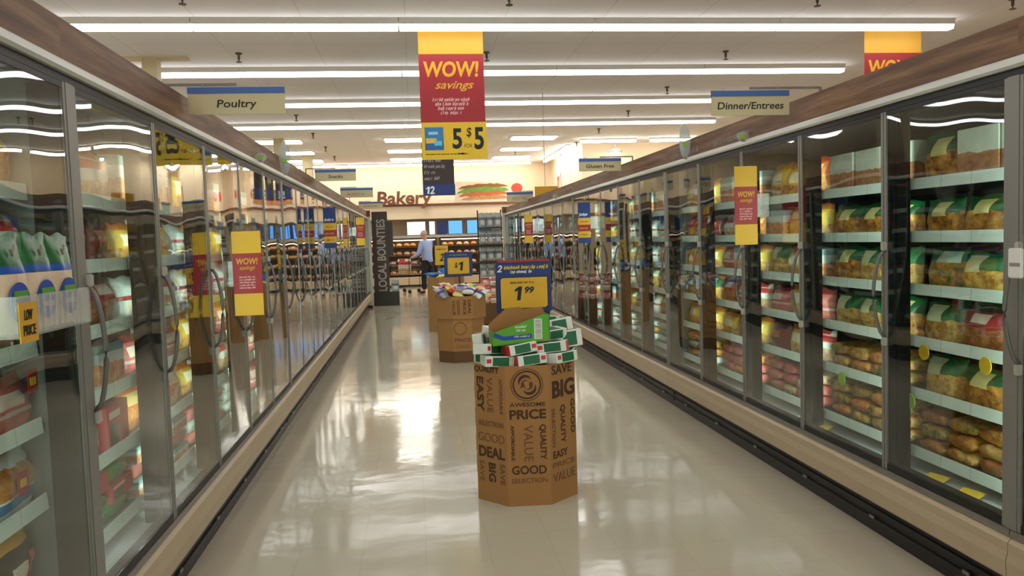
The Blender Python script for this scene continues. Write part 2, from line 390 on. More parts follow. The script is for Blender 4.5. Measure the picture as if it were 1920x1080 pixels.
# ---------------------------------------------------------------- the setting
ZC = 4.2
XL, XR = -1.04, 2.145
Y0 = -1.35
def room():
    struct(MB().box(-24, 8.3, -6.1, 29.1, -.1, 0).build('floor', 'floor_tiles'))
    struct(MB().box(-24, 8.3, -6.1, 29.1, ZC, ZC+.1).build('ceiling', 'ceiling_paint'))
    struct(MB().box(-24.1, 5.0, 28.8, 29.1, 0, ZC).build('wall_back', 'wall_cream'))
    struct(MB().box(5.0, 8.3, 23.2, 29.1, 0, ZC).build('wall_corner', 'wall_cream'))
    struct(MB().box(-24.1, -24, -6.1, 29.1, 0, ZC).build('wall_left', 'wall_cream'))
    struct(MB().box(8.2, 8.3, -6.1, 29.1, 0, ZC).build('wall_right', 'wall_cream'))
    struct(MB().box(-24.1, 8.3, -6.2, -6.0, 0, ZC).build('wall_front', 'wall_cream'))
    # boxed-in soffit over the bakery with its brown ledge
    struct(MB().box(-5, 5.0, 27.5, 28.8, 2.26, 2.70).build('trim_1', 'wall_cream'))
    struct(MB().box(-5, 5.0, 27.42, 28.8, 2.70, 2.77).build('trim_2', 'letter_brown'))
    for i, (x, y, s) in enumerate(((-3.58, 12.0, .1), (-3.28, 21.0, .13), (-3.1, 25.0, .14))):
        b = MB().box(x-s, x+s, y-s, y+s, 0, ZC)
        if i == 0: b.box(x-.5, x+.5, y-.12, y+.12, ZC-.02, ZC)
        struct(b.build('pillar_%d' % (i+1), 'pillar_paint'))
room()

# ---------------------------------------------------------------- ceiling lamps
def strips():
    proto = thing('strip_light', (0, 0, 0), '', 'ceiling light', 'fluorescent strips in rows across the ceiling')
    hb = MB(); hb.prism([(-.1, ZC-.0), (.1, ZC), (.075, ZC-.07), (-.075, ZC-.07)], -1.205, 1.205, 'x').build('housing', 'lamp_metal', proto)
    MB().prism([(-.075, ZC-.07), (.075, ZC-.07), (.062, ZC-.125), (-.062, ZC-.125)], -1.2, 1.2, 'x').build('diffuser', 'lamp_glow', proto)
    rows = [10.0, 12.7, 15.5, 18.4, 7.2, 4.4, 1.6, -1.2, -4.0]
    names = ['first row of the ceiling in view', 'second row of the ceiling', 'third row of the ceiling', 'fourth row of the ceiling', 'row nearest the Poultry sign side overhead', 'row over the first doors', 'row overhead', 'row behind the viewpoint', 'last row behind the viewpoint']
    first = True
    for r, y in enumerate(rows):
        for k in range(4, -9 if 0 <= y < 13 else -4, -1):
            x = -2.5+2.42*k-1.21
            o = proto if first else copy_tree(proto); first = False
            o.location = (x, y, 0)
            o['label'] = 'glowing white strip light, %s from the right wall, %s' % (ORD[4-k], names[r])
    # troffers over the bakery end
    t = thing('ceiling_light', (0, 0, 0), '', 'ceiling light', 'square-ended ceiling panels near the bakery')
    MB().box(-.63, .63, -.33, .33, ZC-.025, ZC).build('frame', 'lamp_metal', t)
    MB().box(-.59, .59, -.29, .29, ZC-.055, ZC-.024).build('diffuser', 'troffer_glow', t)
    first = True
    for r, y in enumerate((21.4, 24.0, 26.4)):
        for k, x in enumerate((-6.8, -3.4, -.05, 3.3)):
            o = t if first else copy_tree(t); first = False
            o.location = (x, y, 0)
            o['label'] = 'short bright ceiling panel, %s from left in the %s bakery row' % (ORD[k], ('nearest', 'middle', 'farthest')[r])
    def cove(name, x0, x1, y0, y1, label):
        o = thing(name, ((x0+x1)/2, (y0+y1)/2, ZC), label, 'ceiling light', 'bare strip lights along the far walls')
        dx, dy = (x1-x0)/2, (y1-y0)/2
        MB().box(-dx, dx, -dy, dy, -.05, 0).build('housing', 'lamp_metal', o)
        MB().box(-dx+.01, dx-.01, -dy+.01, dy-.01, -.11, -.05).build('tube', 'cove_glow', o)
    for i in range(4): cove('cove_light', -4.2+2.1*i+.02, -4.2+2.1*(i+1)-.02, 27.9, 28.02, 'thin bright strip along the bakery back wall, %s from left' % ORD[i])
    for i in range(2): cove('cove_light', 4.55, 4.67, 23.2+2.2*i+.02, 23.2+2.2*(i+1)-.02, 'bright strip running towards the bakery corner, %s piece' % ('near', 'far')[i])
    for i, (a, b) in enumerate(((4.7, 6.3), (6.7, 7.9))): cove('cove_light', a, b, 22.0, 22.12, 'bright strip in front of the far side wall, %s piece' % ('longer', 'shorter')[i])
strips()

def sprinklers():
    p = thing('sprinkler_head', (0, 0, 0), '', 'sprinkler', 'sprinkler heads on the ceiling')
    MB().lathe([(.045, ZC), (.045, ZC-.02), (.018, ZC-.025), (.018, ZC-.08), (.008, ZC-.1)], 10).build('body', 'sprinkler_metal', p)
    MB().lathe([(.04, ZC-.13), (.04, ZC-.122), (.01, ZC-.118), (.006, ZC-.095)], 10).build('deflector', 'sprinkler_metal', p)
    first = True
    cols = ('left-hand', 'middle', 'right-hand')
    for j, y in enumerate((8.95, 11.7, 14.5, 17.2, 20.0, 22.8, 25.3)):
        for i, x in enumerate((-2.32, 1.15, 4.75)):
            o = p if first else copy_tree(p); first = False
            o.location = (x, y, 0)
            o['label'] = 'small dark sprinkler head, %s from the camera in the %s line' % (ORD[j], cols[i])
    for k, (x, y) in enumerate(((3.2, 24.6), (7.3, 9.05))):
        o = copy_tree(p); o.location = (x, y, 0)
        o['label'] = ('small dark sprinkler head beside the far bakery ceiling panels', 'small dark sprinkler head nearest the right-hand wall')[k]
sprinklers()

# ---------------------------------------------------------------- freezer cases
SHELF_Z = [1.69, 1.45, 1.21, .97, .73, .455]
def make_case(sgn):
    """local: door plane x=0, aisle towards +x, four metres along y"""
    c = thing('freezer_case', (0, 0, 0), '', 'freezer', 'glass-door freezer cases')
    k = MB().box(-.9, -.055, 0, 4, 0, .175)
    for z in (.05, .1, .15): k.box(-.055, -.045, 0.02, 3.98, z, z+.022)
    k.build('kick_plate', 'kick_black', c)
    for i in range(6): MB().box(-.046, -.04, .3+.68*i-.02, .3+.68*i+.02, .068, .082).build('kick_glint', 'aluminium', c)  # small bright metal pieces added to stand in for lamp glints on the kick
    MB().prism([(-.06, .175), (.0, .175), (.018, .19), (.022, .25), (.014, .285), (.014, .32), (-.004, .34), (-.06, .34)], .002, 3.998, 'y').build('bumper', 'bumper_beige', c)
    MB().prism([(-.06, .341), (.004, .341), (.008, .351), (.004, .368), (-.06, .368)], .002, 3.998, 'y').build('bumper_lip', 'aluminium', c)
    b = MB().box(-.95, -.9, 0, 4, .0, 2.1).box(-.9, -.06, 0, 4, 2.05, 2.1).box(-.9, -.06, 0, 4, .176, .32)
    b.box(-.9, -.05, 0, .012, .32, 2.05).box(-.9, -.05, 3.988, 4, .32, 2.05)
    b.build('cabinet', 'liner', c)
    MB().box(-.05, -.002, 0, 4, 2.02, 2.045).build('header_frame', 'frame_dark', c)
    MB().prism([(-.05, 2.046), (.012, 2.046), (.02, 2.056), (.018, 2.076), (.006, 2.086), (-.05, 2.086)], 0, 4, 'y').build('top_rail', 'rail_white', c, smooth=False)
    MB().prism([(-.95, 2.1), (-.03, 2.087), (-.012, 2.087), (-.016, 2.225), (-.95, 2.225)], 0, 4, 'y').build('canopy', 'canopy_wood', c)
    for i in range(6):
        y = .8*i; a, d = max(0, y-.028), min(4, y+.028)
        m = MB().box(-.112, -.046, a, d, .37, 2.02).build('mullion', 'mullion_black', c)
        e = d if sgn > 0 else a
        if 0.01 < e < 3.99: MB().box(-.108, -.06, min(e, e+.003*sgn), max(e, e+.003*sgn), .44, 2.0).build('light_strip', 'case_glow', m)
    for y in (0, 3.972): MB().box(-.046, .003, y, y+.028, .37, 2.02).build('end_trim', 'frame_grey', c)
    for i in range(5):
        y0, y1 = .8*i+.003+(.026 if i == 0 else 0), .8*(i+1)-.003-(.026 if i == 4 else 0)
        d = MB().box(-.044, -.0072, y0+.001, y0+.018, .371, 2.018).box(-.044, -.0072, y1-.018, y1-.001, .371, 2.018).box(-.044, -.0072, y0+.018, y1-.018, .371, .405).box(-.044, -.0072, y0+.018, y1-.018, 1.998, 2.018).build('door', 'mullion_black', c)
        for a, b in ((y0, y0+.017), (y1-.017, y1)): MB().box(-.007, .001, a, b, .371, 2.018).build('stile', 'frame_grey', d)
        MB().box(-.007, .0, y0+.0172, y1-.0172, .371, .40).build('bottom_rail', 'frame_dark', d)
        MB().box(-.007, .0, y0+.0172, y1-.0172, 2.0, 2.018).build('upper_rail', 'frame_dark', d)
        MB().box(-.0065, -.0015, y0+.0172, y1-.0172, .4002, 1.9998).build('glass', 'door_glass', d)
        hy = y0+.01
        pts = []
        for j in range(13):
            a = j/12; pts.append((.004+.048*math.sin(a*PI)**.6 if 0 < j < 12 else -.0, hy-.014*math.sin(a*PI), 1.40-.42*a))
        h = MB().tube(pts, .008, 8).build('handle', 'handle_dark', d, smooth=True)
        for hz in (1.39, .95): MB().box(.0, .02, hy-.012, hy+.014, hz, hz+.04).build('handle_mount', 'handle_cap', h, bevel=.004)
    for z in SHELF_Z:
        s = MB().box(-.88, -.135, .03, 3.97, z-.012, z).build('shelf', 'shelf_white', c)
        MB().prism([(-.135, z-.026), (-.126, z-.026), (-.13, z+.024), (-.135, z+.024)], .03, 3.97, 'y').build('price_rail', 'price_strip', s)
    MB().prism([(-.40, .322), (-.05, .322), (-.05, .345), (-.10, .37), (-.40, .385)], .03, 3.97, 'y').build('return_grille', 'grille_metal', c)
    return c
for side in (0, 1):
    case = make_case(1 if side == 0 else -1)
    for i in range(5):
        o = case if i == 0 else copy_tree(case)
        o.location = (XL, Y0+4*i, 0) if side == 0 else (XR, Y0+4*i+4, 0)
        o.rotation_euler = (0, 0, 0 if side == 0 else PI)
        o['label'] = 'five-door glass freezer under wooden canopy, %s in the %s row' % (('nearest', 'second', 'third', 'fourth', 'farthest')[i], ('left', 'right')[side])
def end_panels():
    for s, x, nm in ((0, XL, 'left'), (1, XR, 'right')):
        a, b = (x-.96, x+.07) if s == 0 else (x-.07, x+.96)
        p = MB().box(a, b, 18.655, 18.72, .06, 2.1).build('end_panel', 'cabinet_white')
        tag(p, 'pale end panel closing the far end of the %s freezer row' % nm, 'panel', 'freezer end panels')
        f = MB().box(a+.02, b-.02, 18.66, 18.715, 0, .06).build('foot_strip', 'kick_black', p)
        MB().box(a, b, 18.655, 18.72, 2.1, 2.24).build('cap', 'canopy_wood', p)
end_panels()

# ---------------------------------------------------------------- frozen goods
def pouch(w, h, d, seed):
    r = random.Random(seed); nu, nv = 9, 10; vs = []
    ph = [r.uniform(0, 6.3) for _ in range(6)]
    def shape(u, v):
        s = max(0, 1-abs(2*u-1)**4.5)
        t = .62+.38*math.sin(min(1, v/.55)*PI/2) if v < .55 else max(0, 1-((v-.55)/.38)**2)
        lump = 1+.16*math.sin(7*u+ph[0])*math.sin(6*v+ph[1])+.10*math.sin(15*u+ph[2])*math.sin(13*v+ph[3])
        return s*t*lump
    for side in (-1, 1):
        for j in range(nv+1):
            v = j/nv
            for i in range(nu+1):
                u = i/nu
                x = (u-.5)*w*(1-.05*math.sin(PI*v)*(0 if v > .9 else 1)+.03*math.sin(5*v+ph[4]))
                y = side*(d/2*shape(u, v)+.0012)
                vs.append((x, y, v*h+(.006*math.sin(9*u+ph[5]) if v > .95 else 0)))
    N = (nu+1)*(nv+1); fs = []
    idx = lambda s, i, j: s*N+j*(nu+1)+i
    for j in range(nv):
        for i in range(nu):
            fs.append((idx(0, i, j), idx(0, i+1, j), idx(0, i+1, j+1), idx(0, i, j+1)))
            fs.append((idx(1, i+1, j), idx(1, i, j), idx(1, i, j+1), idx(1, i+1, j+1)))
        fs.append((idx(1, 0, j), idx(0, 0, j), idx(0, 0, j+1), idx(1, 0, j+1)))
        fs.append((idx(0, nu, j), idx(1, nu, j), idx(1, nu, j+1), idx(0, nu, j+1)))
    for i in range(nu):
        fs.append((idx(1, i, 0), idx(1, i+1, 0), idx(0, i+1, 0), idx(0, i, 0)))
        fs.append((idx(0, i, nv), idx(0, i+1, nv), idx(1, i+1, nv), idx(1, i, nv)))
    m = MB(); m.add(vs, fs); return m
PROTO = {}
def bag_mesh(mat, w, h, d, seed):
    key = (mat, round(w, 2), round(h, 2), round(d, 2), seed)
    if key not in PROTO:
        o = pouch(w, h, d, seed).build('frozen_food_bag', mat, smooth=True)
        PROTO[key] = o.data; bpy.data.objects.remove(o)
    return PROTO[key]
def box_mesh(mat, w, h, d):
    key = (mat, round(w, 2), round(h, 2), round(d, 2), 'box')
    if key not in PROTO:
        o = MB().box(-w/2, w/2, -d/2, d/2, 0, h).build('frozen_food_box', mat, bevel=.003, seg=1)
        PROTO[key] = o.data; bpy.data.objects.remove(o)
    return PROTO[key]
LOOK = dict(green_meal_bag='green and tan frozen meal bag', green_pasta_bag='green and cream frozen pasta bag', green_veg_bag='green frozen vegetable bag',
    red_meal_bag='dark red frozen meal bag', orange_bag='orange frozen food bag', yellow_bag='yellow frozen food bag', white_red_bag='white and red frozen bag',
    white_blue_bag='white bag with blue stripe', silver_bag='shiny silver frozen bag', blue_green_bag='grey bag with green base', dark_red_bag='wine red frozen bag',
    orange_black_bag='yellow-topped black and orange bag', pie_box='pale frozen pie box', red_box='red and brown frozen box', white_box='white frozen box', pink_bag='pink frozen bag')
LAY = {'lie'}
# door -> six shelves from the top, each (kind list, how many, style)
GM, GP, GV, RM, OR, YE, WR, WB, SI, BG, DR, OB, PB, RB, XB, PK = 'green_meal_bag green_pasta_bag green_veg_bag red_meal_bag orange_bag yellow_bag white_red_bag white_blue_bag silver_bag blue_green_bag dark_red_bag orange_black_bag pie_box red_box white_box pink_bag'.split()
RIGHT = {
 -1: [([PB], 3), ([GM], 3), ([GP, GM], 3), ([GV], 3), ([GM], 3), ([GV], 3)],
 0: [([PB, PB, GM], 3), ([GP, GM, GM], 3), ([GM, GP, GV], 3), ([RM, RM, GP], 3), ([GM, GM, GP], 3), ([GV, RM, YE, GM], 4, 'lie')],
 1: [([PB], 3), ([GM], 3), ([GP, GP, GM], 3), ([GM, GP, GP], 3), ([GV, GV, OR, GP], 4, 'lie'), ([GV, YE, GV, OR], 4, 'lie')],
 2: [([OR, YE, YE], 3), ([YE, OR, XB], 3), ([XB, YE, GP], 3), ([PK, YE, PK], 3), ([WR, YE, DR], 3), ([PK, PK, WR, PK], 4, 'lie')],
 3: [([XB, YE], 3), ([OR, XB, WR], 3), ([YE, XB, PK], 3), ([WR, PK, RM], 3), ([YE, RM], 3), ([PK, PK, OR, PK], 4, 'lie')],
 4: [([YE, XB], 3), ([DR, YE, RM], 3), ([YE, GP, OB], 3), ([GP, XB], 3), ([YE, GV], 3), ([SI, OR, GV], 3, 'lie')],
 5: [([XB], 3), ([SI, XB], 3), ([OR, SI], 3), ([SI, GP], 3), ([GV, SI], 3), ([SI, BG], 3, 'lie')],
 6: [([XB], 3), ([SI], 3), ([SI, XB], 3), ([GV, SI], 3), ([SI], 3), ([SI, GV], 3, 'lie')],
 7: [([GV], 3), ([SI, GV], 3), ([GV, SI], 3), ([SI], 3), ([GV], 3), ([SI], 3, 'lie')],
 8: [([XB], 2), ([GV, XB], 2), ([SI], 2), ([SI, GV], 2), ([XB], 2), ([SI], 2)],
 9: [([XB], 2), ([SI], 2), ([YE, XB], 2), ([SI], 2), ([GV], 2), ([SI], 2)],
 10: [([XB], 2), ([PK], 2), ([XB, SI], 2), ([SI], 2), ([XB], 2), ([SI], 2)],
}
LEFT = {
 -1: [([GV, OR], 2), ([SI, WR], 2), ([WR, GV], 2), ([WR, PK], 2), ([WB, WB], 2), ([WR, RM, OB], 3)],
 0: [([WR, PK], 3), ([OR, OR, DR], 3), ([DR, DR, RM], 3), ([XB, WR, XB], 3), ([BG, OR, RB], 3), ([RB, BG, BG], 3, 'lie')],
 1: [([XB, YE], 3), ([YE, SI], 3), ([SI, SI, WR], 3), ([PK, SI], 3), ([OR, XB], 3), ([XB, PK], 3, 'lie')],
 2: [([YE, XB], 3), ([SI, YE], 3), ([SI, PK], 3), ([YE, SI], 3), ([YE, WR], 3), ([PK, SI], 3, 'lie')],
 3: [([XB], 3), ([YE, SI], 3), ([SI], 3), ([PK], 3), ([WR, SI], 3), ([SI], 3, 'lie')],
 4: [([XB], 2), ([SI, WR], 2), ([SI], 2), ([PK], 2), ([PK, WR], 2), ([PK], 2)],
 5: [([XB], 2), ([SI], 2), ([XB, SI], 2), ([PK], 2), ([PK], 2), ([SI], 2)],
}
def doorname(side, k):
    if k == -1: return 'door at the very edge'
    return '%s full door' % ORD[k]
def stock():
    rnd = random.Random(21)
    for side, plan in (('right', RIGHT), ('left', LEFT)):
        sx = 1 if side == 'right' else -1
        fx = (XR if sx > 0 else XL)+sx*.148        # front face of the goods
        for k, shelves in plan.items():
            for si, row in enumerate(shelves):
                kinds, n = row[0], row[1]; lie = len(row) > 2
                step = .76/n; z = SHELF_Z[si]+.001
                for j in range(n):
                    kind = kinds[j % len(kinds)]
                    y = 2.65+.8*k+.02+step*(j+.5)
                    if n == 2 and k == -1: y = 1.85+.035+.395*(j+.5)
                    isbox = kind.endswith('_box')
                    layers = (3 if si == 5 else 2) if lie else 1
                    for L in range(layers):
                        kd = kind if L == 0 else kinds[(j+L) % len(kinds)]
                        isbox = kd.endswith('_box')
                        nm = 'frozen_food_box' if isbox else ('frozen_vegetable_bag' if kd in (GV, BG) else 'frozen_meal_bag' if kd in (GM, GP, RM, DR) else 'foil_bag' if kd == SI else 'frozen_snack_bag')
                        if lie:
                            me = box_mesh(kd, step*.92, .07, .3) if isbox else bag_mesh(kd, step*.96, .3, .075, 30+(j+L) % 3)
                            o = bpy.data.objects.new(nm, me); COL.objects.link(o)
                            if isbox:
                                o.rotation_euler = (0, 0, sx*-PI/2); o.location = (fx+sx*.15, y, z+.072*L)
                            else:
                                o.rotation_euler = (-PI/2, 0, sx*-PI/2+rnd.uniform(-.05, .05))
                                o.location = (fx+sx*(.004+rnd.uniform(0, .02)), y, z+.038+.066*L)
                        else:
                            hh = .215 if si == 0 else (.18 if si < 5 else .2)
                            if si == 5: hh = .21
                            hh *= rnd.choice((.92, 1.0, 1.06)) if not isbox else .95
                            me = box_mesh(kd, step*.95, hh, .12) if isbox else bag_mesh(kd, min(step*1.02, .36), hh, .10 if n > 2 else .12, 10+rnd.randrange(3))
                            o = bpy.data.objects.new(nm, me); COL.objects.link(o)
                            o.rotation_euler = (0 if isbox else rnd.uniform(-.1, .0), 0, sx*-PI/2+rnd.uniform(-.06, .06))
                            o.location = (fx+sx*((.062 if isbox else .054 if n > 2 else .045)+rnd.uniform(0, .012)), y, z)
                        where = '%s from the camera' % ORD[j]
                        lay = '' if not lie else (' ' + ('lowest', 'middle', 'upper')[L])
                        tag(o, '%s, %s from the camera, %s shelf%s, %s %s door' % (LOOK[kd], ('nearest', 'second', 'third', 'fourth')[j], ('top', 'second', 'third', 'fourth', 'fifth', 'bottom')[si], lay, 'edge' if k == -1 else ORD[k], side), 'box' if isbox else 'frozen food', 'frozen food behind the %s freezer doors' % side)
stock()
def shelf_tags():
    # round and square offer tags hanging from the price rails behind the right doors
    pts = [(2.93, .93, 'yellow_bright', 'round yellow offer tag hanging by the nearer bags, fourth shelf, first full right door'),
           (3.32, .93, 'yellow_bright', 'round yellow offer tag farther along the fourth shelf, first full right door'),
           (3.42, .69, 'mint_tag', 'lime green offer tag on the fifth shelf, first full right door'),
           (4.02, .69, 'mint_tag', 'lime green offer tag on the fifth shelf, second full right door')]
    for y, z, m, lb in pts:
        x = XR+.113
        o = MB().lathe([(.035, -.002), (.036, 0), (.035, .002)], 14).build('shelf_tag', m)
        o.rotation_euler = (0, PI/2, 0); o.location = (x-.004, y, z); tag(o, lb, 'tag', 'offer tags on the shelves')
    for y, z, lb in ((2.555, 1.117, 'small red and yellow price card under the fourth shelf, edge left door'), (2.455, .835, 'small red and yellow price card under the fifth shelf, edge left door')):
        t = thing('price_card', (XL-.118, y, z), lb, 'tag', 'price cards behind the left doors')
        MB().box(-.002, 0, -.03, .03, -.035, .035).build('card', 'sign_red', t)
        MB().box(.0, .001, -.018, .018, -.012, .012).build('price_patch', 'yellow_bright', t)
    for y, lb in ((3.0, 'yellow ticket lying on the grille, nearer one, first full right door'), (3.22, 'yellow ticket lying on the grille, farther one, first full right door'), (4.2, 'yellow ticket lying on the grille, second full right door')):
        o = MB().box(-.03, .03, -.05, .05, 0, .003).build('floor_ticket', 'yellow_bright'); o.location = (XR+.10, y, .385); o.rotation_euler = (0, -.25, .3)
        tag(o, lb, 'tag', 'tickets on the grille')
shelf_tags()

# ---------------------------------------------------------------- signs on the cases
def blade(y, x0, x1, z0, z1, side, kind, label):
    t = thing('blade_sign', (0, y, 0), label, 'sign', 'small signs standing out from the freezer doors')
    H = z1-z0; F = frame((0, -.003, 0), (0, -1, 0)); cx = (x0+x1)/2; W = x1-x0
    def panel(nm, a, b, m): MB().box(x0, x1, -.003, .003, z0+H*a, z0+H*b).build(nm, m, t)
    if kind == 'wow':
        panel('top_panel', .74, 1, 'yellow'); panel('middle_panel', .26, .74, 'sign_red'); panel('bottom_panel', 0, .26, 'yellow')
        m = MB().text('WOW!', F, cx, z0+H*.645, H*.07, W*.74, .15, .02).text('savings', F, cx, z0+H*.57, H*.05, W*.55, .35, .0)
        m.build('lettering', 'yellow', t)
        m = MB()
        for i in range(5): m.squiggle(F, cx-W*.28, cx+W*.28, z0+H*(.46-.032*i), H*.022, H*.007)
        m.build('small_print', 'letter_pink', t)
    else:
        panel('top_panel', .62, 1, 'navy'); panel('price_panel', .45, .62, 'yellow'); panel('offer_panel', .29, .45, 'sign_red'); panel('detail_panel', .13, .29, 'yellow'); panel('bottom_panel', 0, .13, 'navy')
        MB().squiggle(F, cx-W*.36, cx+W*.36, z0+H*.71, H*.07, H*.02, n=4).build('lettering', 'letter_white', t)
        m = MB().squiggle(F, cx-W*.36, cx+W*.36, z0+H*.37, H*.05, H*.02, n=4)
        m.build('offer_lettering', 'yellow', t)
        MB().squiggle(F, cx-W*.3, cx+W*.34, z0+H*.21, H*.03, H*.01).squiggle(F, cx-W*.3, cx+W*.34, z0+H*.53, H*.03, H*.01).build('small_print', 'letter_brown', t)
    xm = x0 if side == 'left' else x1
    d = XL if side == 'left' else XR
    MB().box(min(xm, d), max(xm, d), -.006, .006, z0+H*.35, z0+H*.65).build('clip', 'clear_plastic', t)
blade(4.65, -1.014, -.856, 1.114, 1.588, 'left', 'wow', 'yellow and red savings sign standing out from the left doors, nearest one')
blade(4.65, 1.930, 2.072, 1.416, 1.889, 'right', 'wow', 'yellow and red savings sign standing out from the right doors, nearest one')
blade(9.1, -.988, -.851, 1.456, 1.904, 'left', 'navy', 'navy, yellow and red sign standing out from the left doors')
blade(9.2, 1.911, 2.057, 1.42, 1.891, 'right', 'navy', 'navy, yellow and red sign standing out from the right doors')
blade(14.0, -.972, -.831, 1.462, 1.942, 'left', 'wow', 'yellow and red savings sign far down the left doors')
blade(13.7, 1.905, 2.048, 1.414, 1.896, 'right', 'wow', 'yellow and red savings sign far down the right doors')

def flag(y, x0, x1, z0, z1, side, txt, label, small=False):
    t = thing('category_sign', (0, y, 0), label, 'sign', 'cream signs over the freezer canopies')
    H = z1-z0; W = x1-x0; cx = (x0+x1)/2; F = frame((0, -.004, 0), (0, -1, 0))
    MB().box(x0, x1, -.004, .004, z0, z1).build('panel', 'sign_cream', t)
    MB().box(x0, x1, -.007, .005, z1-H*.26, z1-H*.04).build('strip', 'strip_blue', t)
    m = MB()
    if txt: m.text(txt, F, cx, z0+H*.38, H*.27, min(W*.85, len(txt)*H*.2), .12, .012)
    else: m.squiggle(F, cx-W*.28, cx+W*.28, z0+H*.38, H*.22, H*.06)
    m.build('lettering', 'letter_black' if not small else 'letter_grey', t)
    d = XL-.1 if side == 'left' else XR+.1
    xa = x0 if side == 'left' else x1
    b = MB().box(min(d, x0 if side == 'left' else cx), max(d, cx if side == 'left' else x1), .005, .014, z1+.004, z1+.016)
    b.box(d-.006, d+.006, 0, .014, 2.2, z1+.012)
    b.build('bracket', 'handle_dark', t)
    MB().box(cx-W*.35, cx-W*.34, -.005, .009, z1-H*.2, z1+.01).box(cx+W*.34, cx+W*.35, -.005, .009, z1-H*.2, z1+.01).build('hook', 'aluminium', t)
flag(4.0, -1.037, -.588, 2.135, 2.267, 'left', 'Poultry', 'cream hanging sign with blue strip reading Poultry')
flag(4.2, 1.62, 2.06, 2.125, 2.262, 'right', 'Dinner/Entrees', 'cream hanging sign with blue strip reading Dinner/Entrees')
flag(9.0, -1.044, -.602, 2.19, 2.32, 'left', 'Snacks', 'cream hanging sign farther along the left canopy, second in line')
flag(15.0, -1.3, -.71, 2.34, 2.52, 'left', '', 'cream hanging sign third along the left canopy', True)
flag(18.4, -1.2, -.66, 2.27, 2.43, 'left', '', 'cream hanging sign at the far end of the left canopy', True)
flag(8.0, 1.685, 2.123, 2.152, 2.284, 'right', 'Gluten Free', 'cream hanging sign second along the right canopy')
flag(15.0, 1.766, 2.267, 2.18, 2.37, 'right', '', 'cream hanging sign at the far end of the right canopy', True)

def canopy_marks():
    # white script on the wooden canopy and small clear clips standing on the rail
    for i, (y0, y1) in enumerate(((4.95, 5.55), (5.85, 6.5), (9.2, 9.9), (12.6, 13.4))):
        F = frame((XR+.012, 0, 0), (-1, 0, 0))
        # frame u runs towards -y on this face
        o = MB().squiggle(F, -y1, -y0, 2.135, .045, .012, n=9).build('canopy_script', 'letter_grey')
        tag(o, 'pale script lettering on the right wooden canopy, %s along' % ORD[i], 'lettering', 'script on the right canopy')
    for side, y, nm in (('left', 5.65, 'first'), ('left', 6.7, 'second'), ('right', 4.95, 'first'), ('right', 6.05, 'second'), ('right', 11.8, 'third')):
        x = XL+.03 if side == 'left' else XR-.03
        big = nm == 'second'
        t = thing('clip_sign', (x, y, 2.075), '%s small clear tag standing on the %s white rail' % (nm, side), 'tag', 'clear tags on the door rails')
        w, h = (.045, .27) if big else (.04, .06)
        m = MB()
        prof = [(w*math.cos(a*PI/8), h/2+h/2*math.sin(a*PI/8)) for a in range(16)]
        m.prism([(a, b) for a, b in prof], -.002, .002, 'y').build('tag_plate', 'frosted_plastic', t)
        st = MB().lathe([(w*.45, 0), (w*.45, .003)], 12).build('sticker', 'mint_tag', t)
        st.rotation_euler = (PI/2, 0, 0); st.location = (0, -.002, h*.42)
        MB().box(-.012, .012, -.008, .008, -.004, .012).build('clip_foot', 'aluminium', t)
canopy_marks()

# ---------------------------------------------------------------- hanging banners
def wow_banner(x0, x1, y, z0, label, price=True):
    t = thing('hanging_banner', (0, y, 0), label, 'banner', 'savings banners hung from the ceiling')
    W = x1-x0; cx = (x0+x1)/2; F = frame((0, -.003, 0), (0, -1, 0)); top = ZC-.02
    zr0, zr1 = z0+.47, z0+1.33
    MB().box(x0, x1, -.003, .003, zr1, top).build('top_panel', 'yellow', t)
    MB().box(x0, x1, -.003, .003, zr0, zr1).build('middle_panel', 'sign_red', t)
    MB().box(x0, x1+.01, -.004, .004, z0, zr0).build('price_panel', 'yellow_bright', t)
    MB().text('WOW!', F, cx-.005, zr1-.19, .18, W*.85, .1, .03).text('savings', F, cx+.03, zr1-.385, .1, W*.6, .4, .012).build('lettering', 'yellow', t)
    m = MB()
    for i in range(4): m.squiggle(F, cx-W*(.3-.04*i), cx+W*(.3-.05*i), zr1-.57-.055*i, .045, .014)
    m.build('small_print', 'letter_pink', t)
    p = MB().text('5', F, x0+W*.55, z0+.265, .24, W*.15, 0, .03).text('5', F, x0+W*.89, z0+.265, .26, W*.15, 0, .03).text('$', F, x0+W*.735, z0+.345, .11, W*.08, .1, .01).text('FOR', F, x0+W*.715, z0+.17, .05, W*.12, .2)
    p.squiggle(F, x0+W*.06, x0+W*.72, z0+.07, .02, .006).squiggle(F, x0+W*.56, x0+W*.7, z0+.075, .03, .01)
    p.build('price', 'letter_black', t)
    ph = MB().box(x0+W*.05, x0+W*.34, -.006, .002, z0+.12, z0+.41).build('picture', 'banner_photo', t)
    MB().box(x0, x1, -.01, .01, top, ZC).build('hanger', 'aluminium', t)
wow_banner(.150, .975, 10.35, 2.535, 'big hanging WOW savings banner over the aisle, 5 for $5')
wow_banner(6.19, 7.02, 10.4, 2.535, 'big yellow and red banner showing above the right canopy')

